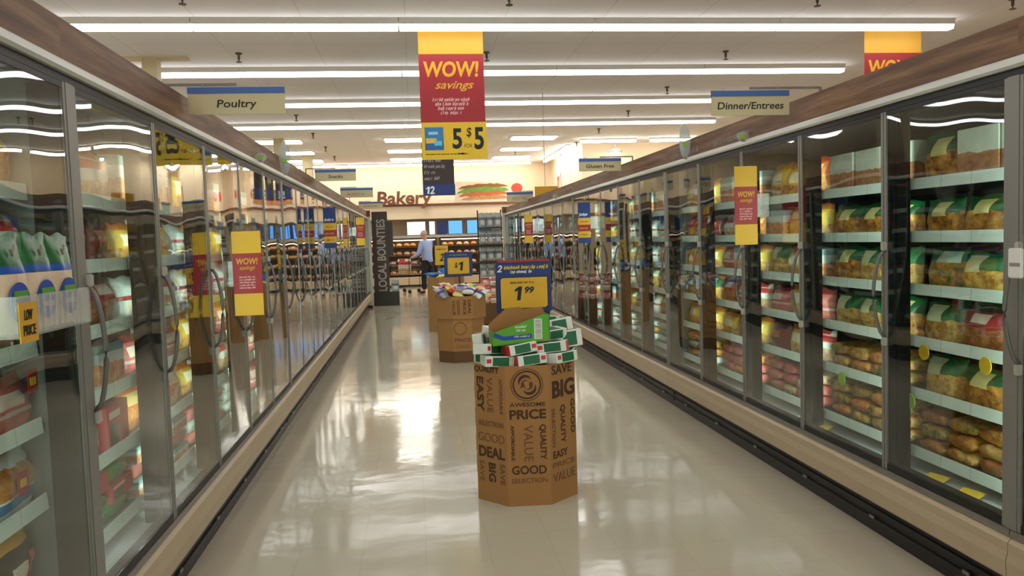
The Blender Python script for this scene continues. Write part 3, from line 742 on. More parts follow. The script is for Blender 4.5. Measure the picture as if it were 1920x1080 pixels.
def aisle_sign():
    t = thing('aisle_sign', (0, 17, 0), 'brown hanging aisle directory with a blue band numbered 12', 'sign')
    x0, x1 = .235, .9; F = frame((0, -.006, 0), (0, -1, 0))
    MB().box(x0, x1, -.006, .006, 2.68, 3.55).build('list_panel', 'sign_brown', t)
    MB().box(x0, x1+.01, -.008, .008, 2.45, 2.68).build('number_panel', 'navy', t)
    m = MB()
    for i in range(6): m.squiggle(F, x0+.05, x0+(.3+.07*(i % 4)), 3.44-.125*i, .07, .02, n=6)
    m.build('list_lettering', 'letter_grey', t)
    MB().one(F, x0+.1, 2.565, .15, .003).text('2', F, x0+.19, 2.565, .15, .1, .15, .03, off=.003).build('number', 'letter_white', t)
    MB().tube([(x0+.1, 0, 3.55), (x0+.1, 0, ZC)], .006, 6).build('hanger', 'aluminium', t)
    MB().tube([(x1-.1, 0, 3.55), (x1-.1, 0, ZC)], .006, 6).build('hanger', 'aluminium', t)
    t = thing('aisle_sign', (0, 15, 0), 'small yellow sign showing above the far right canopy', 'sign')
    MB().box(2.3, 2.75, -.005, .005, 2.22, 2.46).build('panel', 'yellow', t)
    MB().tube([(2.5, 0, 2.46), (2.5, 0, ZC)], .006, 6).build('hanger', 'aluminium', t)
aisle_sign()

# ---------------------------------------------------------------- dump bins in the aisle
def octagon(ap, rot, chop=.414):
    s = ap*chop
    p = [(-s, -ap), (s, -ap), (ap, -s), (ap, s), (s, ap), (-s, ap), (-ap, s), (-ap, -s)]
    c, n = math.cos(rot), math.sin(rot)
    return [(x*c-y*n, x*n+y*c) for x, y in p]
def ring_wall(poly, z0, z1, th):
    k = 1-th/.29; inn = [(x*k, y*k) for x, y in poly]; n = len(poly)
    m = MB(); vs = [(x, y, z0) for x, y in poly]+[(x, y, z1) for x, y in poly]+[(x, y, z1) for x, y in inn]+[(x, y, z0) for x, y in inn]
    fs = []
    for i in range(n):
        j = (i+1) % n
        fs += [(i, j, n+j, n+i), (n+i, n+j, 2*n+j, 2*n+i), (2*n+i, 2*n+j, 3*n+j, 3*n+i), (3*n+i, 3*n+j, j, i)]
    m.add(vs, fs); return m
def bin_front():
    cx, cy, ap, H, rot = .612, 4.655, .29, .792, math.radians(-4)
    t = thing('dump_bin', (cx, cy, 0), 'brown cardboard eight-sided bin printed with value words, standing nearest in the aisle', 'bin', 'cardboard bins down the aisle')
    oc = octagon(ap, rot)
    ring_wall(oc, 0, H, .006).build('wall', 'cardboard', t)
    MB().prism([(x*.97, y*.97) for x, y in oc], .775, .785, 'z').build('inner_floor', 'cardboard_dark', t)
    def face(i):
        a, b = Vector((*oc[i], 0)), Vector((*oc[(i+1) % 8], 0)); mid = (a+b)/2
        return frame(mid, (mid.x, mid.y, 0))
    dark, tan = MB(), MB()
    def done():
        nonlocal dark, tan
        dark.build('bold_print', 'print_brown', t); tan.build('thin_print', 'print_tan', t); dark, tan = MB(), MB()
    F = face(0); s = ap*.414*2
    o = .0008
    dark.text('AWESOME', F, 0, .575, .022, .20, 0, .015, off=o).text('PRICE', F, 0, .52, .05, .205, 0, .03, off=o).text('GOOD', F, 0, .205, .046, .195, 0, .02, off=o)
    dark.text('QUALITY', F, .083, .36, .032, .20, 0, .025, rot=-PI/2, off=o).text('AFFORDABLE', F, -.088, .36, .018, .20, 0, .02, rot=-PI/2, off=o)
    tan.text('VALUE', F, 0, .355, .05, .205, 0, .0, rot=-PI/2, off=o).text('SELECTION', F, 0, .145, .026, .2, 0, .0, off=o)
    # round emblem of linked rings
    def ring(mb, F, u, v, r, wd, n=36):
        vs = []
        for k in range(n):
            a = 2*PI*k/n
            vs += [F @ Vector((u+r*math.cos(a), v+r*math.sin(a), .0012)), F @ Vector((u+(r-wd)*math.cos(a), v+(r-wd)*math.sin(a), .0012))]
        mb.add(vs, [(2*k, 2*k+1, (2*k+3) % (2*n), (2*k+2) % (2*n)) for k in range(n)])
    ring(tan, F, 0, .685, .092, .006); ring(dark, F, 0, .685, .08, .009)
    def arc(mb, u, v, r, wd, a0, a1, n=14):
        vs = []
        for k in range(n+1):
            a = a0+(a1-a0)*k/n; ww = wd*(math.sin(PI*k/n)*.9+.1)
            vs += [F @ Vector((u+(r+ww/2)*math.cos(a), v+(r+ww/2)*math.sin(a), .0012)), F @ Vector((u+(r-ww/2)*math.cos(a), v+(r-ww/2)*math.sin(a), .0012))]
        mb.add(vs, [(2*k, 2*k+1, 2*k+3, 2*k+2) for k in range(n)])
    arc(dark, -.008, .698, .036, .018, .5, 3.5); arc(dark, .012, .672, .036, .018, -2.7, .4)
    arc(tan, -.002, .685, .026, .012, 1.0, 3.9); arc(tan, .004, .685, .026, .012, -2.2, .8)
    dark.text('A', F, -.022, .684, .03, None, 0, .02, off=o).text('P', F, .024, .684, .03, None, 0, .02, off=o)
    done(); F = face(7)
    dark.text('QUALITY', F, -.02, .765, .03, .19, 0, .02, off=o).text('EASY', F, -.075, .62, .048, .2, 0, .03, rot=-PI/2, off=o).text('DEAL', F, 0, .29, .058, .2, 0, .03, off=o).text('BIG', F, .0, .175, .05, .11, 0, .03, rot=-PI/2, off=o)
    tan.text('VALUE', F, .0, .62, .042, .2, 0, .0, rot=-PI/2, off=o).text('GOOD', F, 0, .375, .05, .2, 0, -.01, off=o).text('SELECTION', F, 0, .455, .03, .19, 0, 0, off=o)
    tan.text('AFFORDABLE', F, .085, .62, .022, .2, 0, .01, rot=-PI/2, off=o).text('SAVE', F, .08, .175, .034, .12, 0, .01, rot=-PI/2, off=o).text('SAVE', F, -.08, .175, .034, .12, 0, -.01, rot=-PI/2, off=o)
    done(); F = face(1)
    dark.text('SAVE', F, 0, .755, .05, .18, 0, .01, off=o).text('BIG', F, .01, .645, .09, .2, 0, .035, off=o).text('QUALITY', F, .0, .44, .036, .22, 0, .025, rot=-PI/2, off=o).text('EASY', F, -.03, .275, .04, .13, 0, .02, off=o).text('GOOD', F, .09, .47, .034, .2, 0, .02, rot=-PI/2, off=o)
    tan.text('SELECTION', F, -.085, .43, .026, .22, 0, .01, rot=-PI/2, off=o).text('VALUE', F, 0, .145, .05, .2, 0, 0, off=o).text('PRICE', F, 0, .215, .03, .2, 0, 0, off=o)
    for i in (2, 3, 4, 5, 6):
        done(); F = face(i)
        dark.text('PRICE', F, 0, .62, .05, .19, 0, .03, off=o).text('GOOD', F, 0, .3, .05, .19, 0, .02, off=o)
        tan.text('VALUE', F, 0, .46, .05, .19, 0, 0, off=o).text('DEAL', F, 0, .18, .05, .19, 0, 0, off=o)
    done()
    # cartons
    proto = bpy.data.objects.new('frozen_carton', None); COL.objects.link(proto)
    a, b, c = .085, .05, .029
    MB().box(-a, a, -b, b, -c, c).build('carton', 'carton_white', proto, bevel=.003, seg=1)
    MB().box(-a*.5, a*.62, -b-.0012, b+.0012, -c*.82, c*.82).box(-a*.5, a*.55, -b*.8, b*.8, -c-.0012, c+.0012).build('green_panel', 'carton_green', proto)
    MB().box(a*.78, a+.0015, -b*.96, b*.96, -c*.96, c*.96).build('red_end', 'carton_red', proto)
    MB().box(-a*.92, -a*.6, -b-.001, b+.001, -c*.3, c*.5).build('red_mark', 'carton_red', proto)
    rnd = random.Random(5); first = True
    spots = []
    for L, (z, pts) in enumerate((
        (.817, [(-.17, -.20, .1), (.01, -.225, 3.2), (.195, -.19, .5), (-.245, -.10, 1.9), (.25, -.06, 1.2), (-.22, .12, 1.7), (.215, .14, 1.5), (-.03, -.09, .1), (-.05, .04, 3.0), (.05, .2, .2), (-.1, .2, 3.1), (.11, .03, 1.5)]),
        (.878, [(-.215, -.16, .8), (-.04, -.20, 3.5), (.15, -.18, -.2), (.265, -.03, .3), (-.25, .02, 1.4), (.0, -.06, .2), (.2, .12, 1.3), (-.12, .15, .2), (.04, .15, 3.0)]),
        (.938, [(.16, -.06, .5), (.23, .07, .2), (.02, .12, .2), (-.13, .13, .4), (.13, .2, .1)]),
        (.998, [(.15, .1, .3)]))):
        for i, (x, y, rz) in enumerate(pts): spots.append((L, i, x, y, z, rz))
    for L, i, x, y, z, rz in spots:
        o = proto if first else copy_tree(proto); first = False
        up = (L, i) in ((1, 3), (2, 1), (1, 4), (0, 3))
        o.location = (cx+x, cy+y, z+(.022 if up else 0)); o.rotation_euler = ((PI/2 if up else 0)+rnd.uniform(-.12, .12), rnd.uniform(-.14, .14), rz+rnd.uniform(-.15, .15))
        pos = ('towards the camera' if y < -.12 else 'at the back' if y > .1 else 'at the middle')+(' left' if x < -.1 else ' right' if x > .1 else '')
        tag(o, 'white and green carton with red end, %s layer up, %s piece, %s' % (ORD[L], ORD[i], pos), 'box', 'cartons heaped in the near bin')
    # tilted green display tray on the heap
    t2 = thing('display_tray', (.575, 4.50, .90), 'green printed cardboard tray lying tilted on the heaped cartons', 'tray', rz=.04)
    W, D, H2 = .33, .14, .17
    poly = [(-.165, .0), (.165, .02), (.165, .165), (.13, .17), (-.02, .118), (-.165, .075)]
    MB().prism([(x, z) for x, z in poly], -D/2, -D/2+.004, 'y').build('front_wall', 'tray_green', t2)
    back = [(-.165, .02), (.165, .02), (.165, .165), (.15, .2), (.035, .19), (.02, .205), (-.06, .2), (-.165, .11)]
    MB().prism(back, D/2-.004, D/2, 'y').build('back_wall', 'cardboard', t2)
    MB().box(.161, .165, -D/2, D/2, .02, .165).build('side_wall', 'tray_green', t2)
    MB().box(-.165, -.161, -D/2, D/2, .0, .08).build('side_wall', 'tray_green', t2)
    MB().prism([(-.165, .0), (.165, .016), (.165, .022), (-.165, .006)], -D/2, D/2, 'y').build('floor_panel', 'cardboard', t2)
    F2 = frame((0, -D/2, 0), (0, -1, 0))
    MB().prism([(-.155, .05), (-.1, .03), (.06, .037), (.06, .062), (-.1, .052), (-.155, .078)], -D/2-.0015, -D/2, 'y').build('blue_band', 'tray_blue', t2)
    MB().box(.075, .12, -D/2-.0015, -D/2, .03, .145).build('barcode_panel', 'paper_white', t2)
    bar = MB(); z = .036
    while z < .14:
        h = rnd.choice((.0015, .003, .004)); bar.box(.08, .115, -D/2-.0025, -D/2-.0014, z, z+h); z += h+.003
    bar.build('barcode', 'letter_grey', t2)
    m = MB().squiggle(F2, -.03, .04, .105, .016, .006, n=4, off=.0015).squiggle(F2, -.025, .035, .085, .014, .006, n=4, off=.0015).squiggle(F2, -.04, .05, .05, .01, .004, off=.003)
    m.build('lettering', 'letter_white', t2)
    # price sign
    t3 = thing('price_sign', (.655, 4.86, 0), 'navy framed yellow sign reading 1 99, standing in the nearest bin', 'sign', 'price signs on the bins')
    k = 1.022; x0, x1, z0, z1 = -.168, .175, 1.045, 1.352
    F3 = frame((0, -.012, 0), (0, -1, 0))
    MB().box(x0, x1, -.012, .012, z0, z1).build('board', 'navy', t3, bevel=.006)
    MB().box(x0+.01, x1-.01, -.012, .012, z1+.001, z1+.014).build('top_strip', 'sign_red', t3)
    MB().box(x0+.02, x1-.02, -.0155, -.0115, z0+.022, z0+.222).build('inner_frame', 'navy_deep', t3)
    MB().prism([(x0+.028, z0+.028), (x1-.04, z0+.028), (x1-.028, z0+.04), (x1-.028, z0+.214), (x0+.04, z0+.214), (x0+.028, z0+.205)], -.018, -.0156, 'y').build('price_panel', 'yellow', t3)
    MB().one(F3, -.035, z0+.118, .085, .006).text('99', F3, .035, z0+.138, .036, .058, .25, .03, off=.0065).build('price', 'letter_black', t3)
    MB().squiggle(F3, -.08, .07, z0+.186, .014, .005, off=.0068).build('small_print', 'letter_brown', t3)
    MB().squiggle(F3, x0+.055, x1-.02, z1-.028, .022, .010, off=.0012, n=12).build('yellow_script', 'yellow_bright', t3)
    MB().squiggle(F3, -.075, .06, z1-.055, .018, .007, off=.0012, n=7).text('2', F3, x0+.024, z1-.035, .04, .034, .3, .02, off=.0005).build('white_script', 'letter_white', t3)
    MB().tube([(-.02, .014, .612), (-.02, .014, 1.2)], .009, 8).build('post', 'frame_dark', t3)
    MB().box(.12, .16, -.01, .01, .93, 1.05).build('leg', 'frame_dark', t3)
bin_front()

def snack_heap(cx, cy, z, rad, n, seed, group, lab, mats):
    rnd = random.Random(seed)
    for i in range(n):
        a = i*2.4; r = rad*math.sqrt((i+.5)/n)
        o = bpy.data.objects.new('snack_bag', bag_mesh(mats[i % len(mats)], .15, .2, .05, 50+i % 3)); COL.objects.link(o)
        o.location = (cx+r*math.cos(a), cy+r*math.sin(a)-.05, z+.10*(1-(r/rad)**2)+rnd.uniform(-.01, .015))
        o.rotation_euler = (-PI/2+rnd.uniform(.1, .6), rnd.uniform(-.3, .3), rnd.uniform(-.9, .9))
        look = dict(snack_white='white and blue', snack_red='red and yellow', snack_yellow='pale yellow', snack_grey='grey and navy', sky_blue='bright blue')[mats[i % len(mats)]]
        side = ('camera-side' if math.sin(a) < -.3 else 'far-side' if math.sin(a) > .3 else 'middle')+' '+('left' if math.cos(a) < -.3 else 'right' if math.cos(a) > .3 else 'centre')
        tag(o, '%s snack bag, %s ring piece %s, %s, %s' % (look, ('inner' if i < n/2 else 'outer'), ORD[i % 12], side, lab), 'snack bag', group)
def bins_far():
    cx, cy = .545, 10.02
    t = thing('dump_bin', (cx, cy, 0), 'brown cardboard bin of snack bags, second in the aisle behind the nearest', 'bin', 'cardboard bins down the aisle')
    oc = octagon(.3, .02)
    ring_wall([(x*.95, y*.95) for x, y in oc], .14, .56, .006).build('lower_wall', 'cardboard', t)
    ring_wall([(x*1.03, y*1.03) for x, y in oc], .54, .815, .006).build('sleeve', 'cardboard', t)
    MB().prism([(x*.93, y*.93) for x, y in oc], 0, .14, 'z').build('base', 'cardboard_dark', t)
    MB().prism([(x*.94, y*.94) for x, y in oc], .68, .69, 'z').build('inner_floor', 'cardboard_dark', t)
    F = frame((.0062, -.3092, 0), (math.sin(.02), -math.cos(.02), 0)); m = MB(); o = .001
    for u, s in ((-.1, 'VALUE'), (-.045, 'GOOD'), (.03, 'PRICE'), (.09, 'DEAL')): m.text(s, F, u, .68, .035, .18, 0, .02, rot=-PI/2, off=o)
    m.build('bold_print', 'print_brown', t)
    F = frame((.0057, -.2852, 0), (math.sin(.02), -math.cos(.02), 0)); m = MB()
    n = 30; vs = []
    for k in range(n):
        a = 2*PI*k/n; vs += [F @ Vector((-.03+.08*math.cos(a), .42+.08*math.sin(a), .001)), F @ Vector((-.03+.07*math.cos(a), .42+.07*math.sin(a), .001))]
    m.add(vs, [(2*k, 2*k+1, (2*k+3) % (2*n), (2*k+2) % (2*n)) for k in range(n)])
    m.text('PRICE', F, 0, .28, .04, .2, 0, .02, off=o).text('GOOD', F, 0, .2, .04, .18, 0, 0, off=o)
    m.build('thin_print', 'print_tan', t)
    snack_heap(cx, cy, .78, .27, 22, 3, 'snack bags heaped in the second bin', 'second bin', ['snack_white', 'snack_red', 'snack_grey', 'snack_yellow', 'snack_white', 'snack_grey'])
    t3 = thing('price_sign', (.56, 10.18, 0), 'navy framed yellow sign reading $1, standing in the second bin', 'sign', 'price signs on the bins')
    F3 = frame((0, -.012, 0), (0, -1, 0))
    MB().box(-.19, .17, -.012, .012, 1.04, 1.35).build('board', 'navy', t3, bevel=.008)
    MB().box(-.15, .13, -.017, -.011, 1.07, 1.28).build('price_panel', 'yellow', t3, bevel=.01)
    MB().one(F3, .02, 1.17, .11, .006).text('$', F3, -.04, 1.185, .06, .035, .15, .02, off=.006).build('price', 'letter_black', t3)
    MB().squiggle(F3, -.12, .1, 1.315, .02, .008, off=.002).build('script', 'letter_grey', t3)
    MB().tube([(0, .014, .69), (0, .014, 1.2)], .01, 8).build('post', 'frame_dark', t3)
    # third bin
    cx, cy = .50, 13.4
    t = thing('dump_bin', (cx, cy, 0), 'brown cardboard bin mostly hidden behind the second bin', 'bin', 'cardboard bins down the aisle')
    ring_wall(oc, 0, .9, .006).build('wall', 'cardboard', t)
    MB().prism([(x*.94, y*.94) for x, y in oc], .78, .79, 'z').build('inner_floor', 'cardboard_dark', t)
    snack_heap(cx, cy, .88, .26, 10, 9, 'bags in the third bin', 'third bin', ['sky_blue', 'snack_white', 'sky_blue', 'snack_yellow'])
    t3 = thing('price_sign', (.455, 13.55, 0), 'small tilted yellow sign reading 2, behind the second bin', 'sign', 'price signs on the bins')
    F3 = frame((0, -.008, 0), (0, -1, 0))
    MB().box(-.11, .11, -.008, .008, 1.09, 1.42).build('panel', 'yellow', t3)
    MB().text('2', F3, 0, 1.22, .12, .07, .3, .03, off=.001).squiggle(F3, -.08, .08, 1.36, .03, .01, off=.002).build('price', 'letter_black', t3)
    MB().tube([(0, .012, .8), (0, .012, 1.2)], .01, 6).build('post', 'frame_dark', t3)
    # pallet of red and white packages to the right of the second bin
    t = thing('pallet_base', (1.28, 13.3, 0), 'low brown cardboard stand under the red and white packs', 'display stand')
    MB().box(-.2, .2, -.2, .2, 0, .1).build('foot', 'cardboard_dark', t)
    MB().box(-.22, .22, -.22, .22, .1, .44).build('body', 'cardboard_dark', t, bevel=.01)
    for j in range(3):
        for i in range(3):
            o = MB().box(-.065, .065, -.14, .14, 0, .14).build('snack_pack', ('pink_bag', 'white_red_bag')[(i+j) % 2], bevel=.012)
            o.location = (1.28-.135+.135*i, 13.25, .442+.143*j)
            tag(o, 'red and white pack, %s across in the %s layer of the low stand' % (ORD[i], ('bottom', 'middle', 'top')[j]), 'snack pack', 'packs stacked on the low stand')
bins_far()

# ---------------------------------------------------------------- clear tray on the nearest left door
def door_tray():
    t = thing('door_tray', (-.98, 2.21, 1.3), 'clear plastic tray fixed outside the nearest left door, holding green-topped bags', 'tray')
    y0, y1 = -.21, .215
    MB().box(-.05, .05, y0, y1, 0, .005).build('bottom', 'clear_plastic', t)
    MB().box(.046, .05, y0, y1, .005, .1).build('front_wall', 'clear_plastic', t)
    MB().box(-.05, -.046, y0, y1, .005, .13).build('back_wall', 'clear_plastic', t)
    for yy in (y0, y1-.004): MB().box(-.046, .046, yy, yy+.004, .005, .1).build('side_wall', 'clear_plastic', t)
    r = MB()
    for i in range(9): r.box(.05, .053, y0+.1+.033*i, y0+.106+.033*i, .01, .095)
    r.build('rib', 'clear_plastic', t)
    F = frame((.0535, 0, 0), (1, 0, 0))
    lt = MB().box(.051, .0535, y0, y0+.09, -.012, .085).build('offer_card', 'yellow', t)
    MB().text('LOW', F, y0+.043, .055, .024, .042, .2, .015).text('PRICE', F, y0+.046, .018, .024, .062, .05, .015).build('lettering', 'letter_black', lt)
    for i, y in enumerate((2.075, 2.22, 2.355)):
        b = thing('cheese_bag', (-.985, y, 1.307), ('green-topped cream bag in the clear door tray, partly cut off', 'green-topped cream bag in the clear door tray, middle one', 'green-topped cream bag in the clear door tray, nearest the door post')[i], 'food bag', 'green-topped bags in the clear door tray', rz=PI/2)
        pouch(.135, .245, .05, 70+i).build('bag', 'cheese_bag', b, smooth=True)
        n = 24
        m = MB().prism([(.0+.05*math.cos(2*PI*k/n), .075+.05*math.sin(2*PI*k/n)) for k in range(n)], -.030, -.027, 'y'); m.build('label', 'tray_blue', b)
        FL = frame((0, -.030, 0), (0, -1, 0))
        MB().box(-.034, .034, -.0325, -.030, .085, .104).build('label_band', 'tray_green', b)
        MB().text('melts', FL, 0, .065, .018, .065, 0, .005, off=.0005).build('lettering', 'letter_white', b)
        MB().tube([(-.02, -.0225, .205), (-.012, -.0225, .19), (0, -.0225, .215)], .003, 6).build('emblem', 'letter_grey', b)
door_tray()
def label_tag():
    o = MB().box(-.012, .0, -.035, .03, -.05, .055).build('door_label', 'paper_white', bevel=.004)
    o.location = (XR-.062, 2.555, 1.355)
    MB().box(-.0135, -.012, -.03, .02, -.008, .004).build('printed_line', 'letter_grey', o)
    tag(o, 'white label hanging on the handle of the nearest right door', 'label')
label_tag()

# ---------------------------------------------------------------- local bounties column
def local_column():
    t = thing('sign_column', (-.79, 19.25, 0), 'dark brown standing column sign reading Local Bounties', 'sign')
    MB().box(-.18, .18, -.05, .12, .3, 2.23).build('panel', 'sign_brown', t)
    MB().box(.181, .30, -.03, .1, 1.2, 2.0).build('side_wing', 'sign_brown', t)
    MB().box(-.2, .40, -.12, .3, 0, .33).build('base', 'case_dark', t, bevel=.008)
    F = frame((0, -.05, 0), (0, -1, 0))
    MB().text('LOCAL BOUNTIES', F, .02, 1.2, .19, 1.7, 0, .02, rot=PI/2, thick=.004).build('lettering', 'letter_grey', t)
    m = MB(); m.box(-.09, .09, -.06, .06, 0, .27)
    o = m.build('paper_bag', 'grey_wrap', bevel=.01); o.location = (-.48, 19.25, .331)
    tag(o, 'pale grey pack standing on the brown column sign base', 'pack')
local_column()

# ---------------------------------------------------------------- bakery end
def bakery():
    t = thing('wall_lettering', (0, 27.4, 0), 'brown raised letters reading Bakery above the far counter', 'sign')
    F = frame((0, 0, 0), (0, -1, 0))
    MB().text('Bakery', F, -.25, 2.985, .42, 1.85, .08, .03, thick=.08).build('lettering', 'letter_brown', t)
    MB().squiggle(F, .95, 1.9, 2.84, .08, .03, n=6).squiggle(F, 2.0, 3.7, 2.84, .09, .035, n=11).build('small_lettering', 'letter_white', t)
    t = thing('food_poster', (0, 27.7, 0), 'wide food picture of a long sandwich with tomato beside the Bakery letters', 'poster')
    MB().box(1.45, 3.95, -.0, .03, 2.78, 3.5).build('panel', 'poster_cream', t)
    def blob(name, mat, x0, x1, zb, th, seed, y):
        r = random.Random(seed); n = 14; top = []; bot = []
        for i in range(n+1):
            a = i/n; x = x0+(x1-x0)*a; e = math.sin(PI*a)**.4
            top.append((x, zb+.06*a+th*e*(.8+.3*r.random()))); bot.append((x, zb+.06*a-th*.2*r.random()))
        MB().prism(bot+top[::-1], y-.01, y, 'y').build(name, mat, t)
    blob('bread_slice', 'crust', 1.6, 3.3, 3.26, .13, 1, -.004); blob('lettuce', 'lettuce', 1.55, 3.35, 3.12, .16, 2, -.012)
    blob('ham', 'ham', 1.6, 3.3, 3.0, .14, 3, -.008); blob('bread_slice', 'bread', 1.65, 3.3, 2.86, .14, 4, -.002)
    n = 18
    MB().prism([(3.62+.2*math.cos(2*PI*k/n), 3.24+.17*math.sin(2*PI*k/n)) for k in range(n)], -.012, -.001, 'y').build('tomato', 'tomato', t)
    t = thing('wall_poster', (4.98, 27.0, 0), 'narrow purple and red poster on the side wall near the bakery', 'poster')
    MB().box(-.02, 0, -.35, .35, 3.0, 3.7).build('panel', 'poster_cream', t)
    MB().box(-.03, -.02, -.2, .2, 2.95, 3.55).build('picture', 'pink_bag', t)
    t = thing('ceiling_fixture', (5.9, 22.9, 3.9), 'round white fixture under the strip in front of the side wall', 'lamp')
    MB().lathe([(.2, 0), (.22, .04), (.15, .12), (.05, .16)], 20).build('shade', 'lamp_metal', t, smooth=True)
    MB().lathe([(.12, -.05), (.16, -.02), (.16, .0)], 20).build('globe', 'cove_glow', t, smooth=True)
    MB().tube([(0, 0, .15), (0, 0, .3)], .02, 8).build('stem', 'lamp_metal', t)
    # screens / panels on the ledge below the soffit
    led = MB().box(-1.9, 3.1, 27.0, 27.45, 1.62, 1.70).build('display_ledge', 'cabinet_white'); tag(led, 'long pale ledge under the soffit carrying the blue panels', 'shelf')
    for x0, x1, m, lb in ((-1.1, -.75, 'grey_wrap', 'grey framed panel leftmost on the bakery ledge'), (-.22, .42, 'screen_white', 'glowing white panel on the bakery ledge behind the man'), (.52, .74, 'screen_white', 'narrow glowing white panel right of the wide white one'),
                          (.82, 1.12, 'navy', 'dark navy panel on the bakery ledge left of the blue ones'), (1.17, 1.66, 'screen_blue', 'wide bright blue panel on the bakery ledge'), (1.80, 2.2, 'screen_blue', 'narrower bright blue panel right of the wide blue one'), (2.25, 2.62, 'navy', 'navy panel at the right end of the bakery ledge')):
        o = thing('menu_screen', ((x0+x1)/2, 27.2, 1.70), lb, 'panel', 'panels along the bakery ledge'); w2 = (x1-x0)/2
        MB().box(-w2, w2, 0, .2, 0, .48).build('casing', 'frame_dark', o, bevel=.01)
        MB().box(-w2+.015, w2-.015, -.006, -.001, .02, .46).build('face', m, o)
    MB2 = None
    # counters with goods
    rnd = random.Random(4)
    def counter(x0, x1, label, tiers, goods):
        t = thing('bakery_counter', ((x0+x1)/2, 26.8, 0), label, 'counter', 'bakery display counters'); w2 = (x1-x0)/2
        MB().box(-w2, w2, -.25, .3, .08, .34).build('plinth', 'bumper_beige', t); MB().box(-w2+.02, w2-.02, -.2, .3, 0, .08).build('toe_kick', 'kick_black', t)
        MB().box(-w2, w2, .25, .3, .34, 1.6).build('back_panel', 'case_wood', t)
        for xx in (-w2, w2-.03): MB().box(xx, xx+.03, -.2, .25, .34, 1.565).build('side_panel', 'case_dark', t)
        for i, z in enumerate(tiers):
            MB().box(-w2+.03, w2-.03, -.22+.06*i, .25, z-.03, z).build('shelf', 'case_wood', t)
        MB().box(-w2+.05, w2-.05, -.1, .0, 1.53, 1.56).build('light_strip', 'warm_glow', t)
        MB().box(-w2, w2, -.2, .3, 1.565, 1.61).build('top', 'case_dark', t)
        for i, z in enumerate(tiers):
            n = int(2*w2/.24)
            for j in range(n):
                x = (x0+x1)/2-w2+.16+.24*j+rnd.uniform(-.02, .02)
                mt = goods[(i+j) % len(goods)]
                o = bpy.data.objects.new('bread_loaf', LOAF[mt]); COL.objects.link(o)
                o.location = (x, 26.8+.0+.06*i-.02, z+.001); o.rotation_euler = (0, 0, rnd.uniform(-.3, .3))
                tag(o, '%s, %s tier up, %s along the %s' % ('golden bread loaf' if mt == 'bread' else 'wrapped pastry', ORD[i], ORD[j], 'left bakery counter' if x0 < 0 else 'right bakery counter'), 'bread', 'loaves on the bakery counters')
    global LOAF
    LOAF = {}
    for mt in ('bread', 'pastry_wrap'):
        prof = [(-.1, 0), (.1, 0), (.105, .04), (.08, .085), (.03, .11), (-.03, .11), (-.08, .085), (-.105, .04)]
        o = MB().prism(prof, -.12, .12, 'y').build('bread_loaf', mt, bevel=.02, smooth=True); LOAF[mt] = o.data; bpy.data.objects.remove(o)
    counter(-1.6, .75, 'wooden bakery counter with warm light over bread, behind the man', (.42, .75, 1.06, 1.34), ('bread', 'pastry_wrap', 'bread'))
    counter(.85, 3.4, 'dark wooden bakery counter with pastries below the blue panels', (.42, .75, 1.06, 1.34), ('pastry_wrap', 'bread', 'pastry_wrap'))
    # rack of grey wrapped packs at the end of the right row
    t = thing('wire_rack', (1.95, 20.6, 0), 'tall dark rack of grey wrapped packs past the right freezer row', 'rack')
    for x in (-.3, .3): MB().box(x-.015, x+.015, -.02, .02, 0, 2.25).build('post', 'frame_dark', t)
    for z in (.5, .93, 1.36, 1.79): MB().box(-.3, .3, -.22, .05, z-.02, z).build('shelf', 'frame_dark', t)
    MB().box(-.32, .32, -.24, .06, 0, .08).build('base', 'kick_black', t)
    for j, z in enumerate((.5, .93, 1.36, 1.79)):
        for i in range(3):
            o = bpy.data.objects.new('wrapped_pack', bag_mesh('grey_wrap', .19, .38, .12, 80+i)); COL.objects.link(o)
            o.location = (1.95-.195+.195*i, 20.5, z+.002)
            tag(o, 'grey wrapped pack, %s shelf up, %s across on the tall dark rack' % (ORD[j], ORD[i]), 'pack', 'grey packs on the tall rack')
bakery()

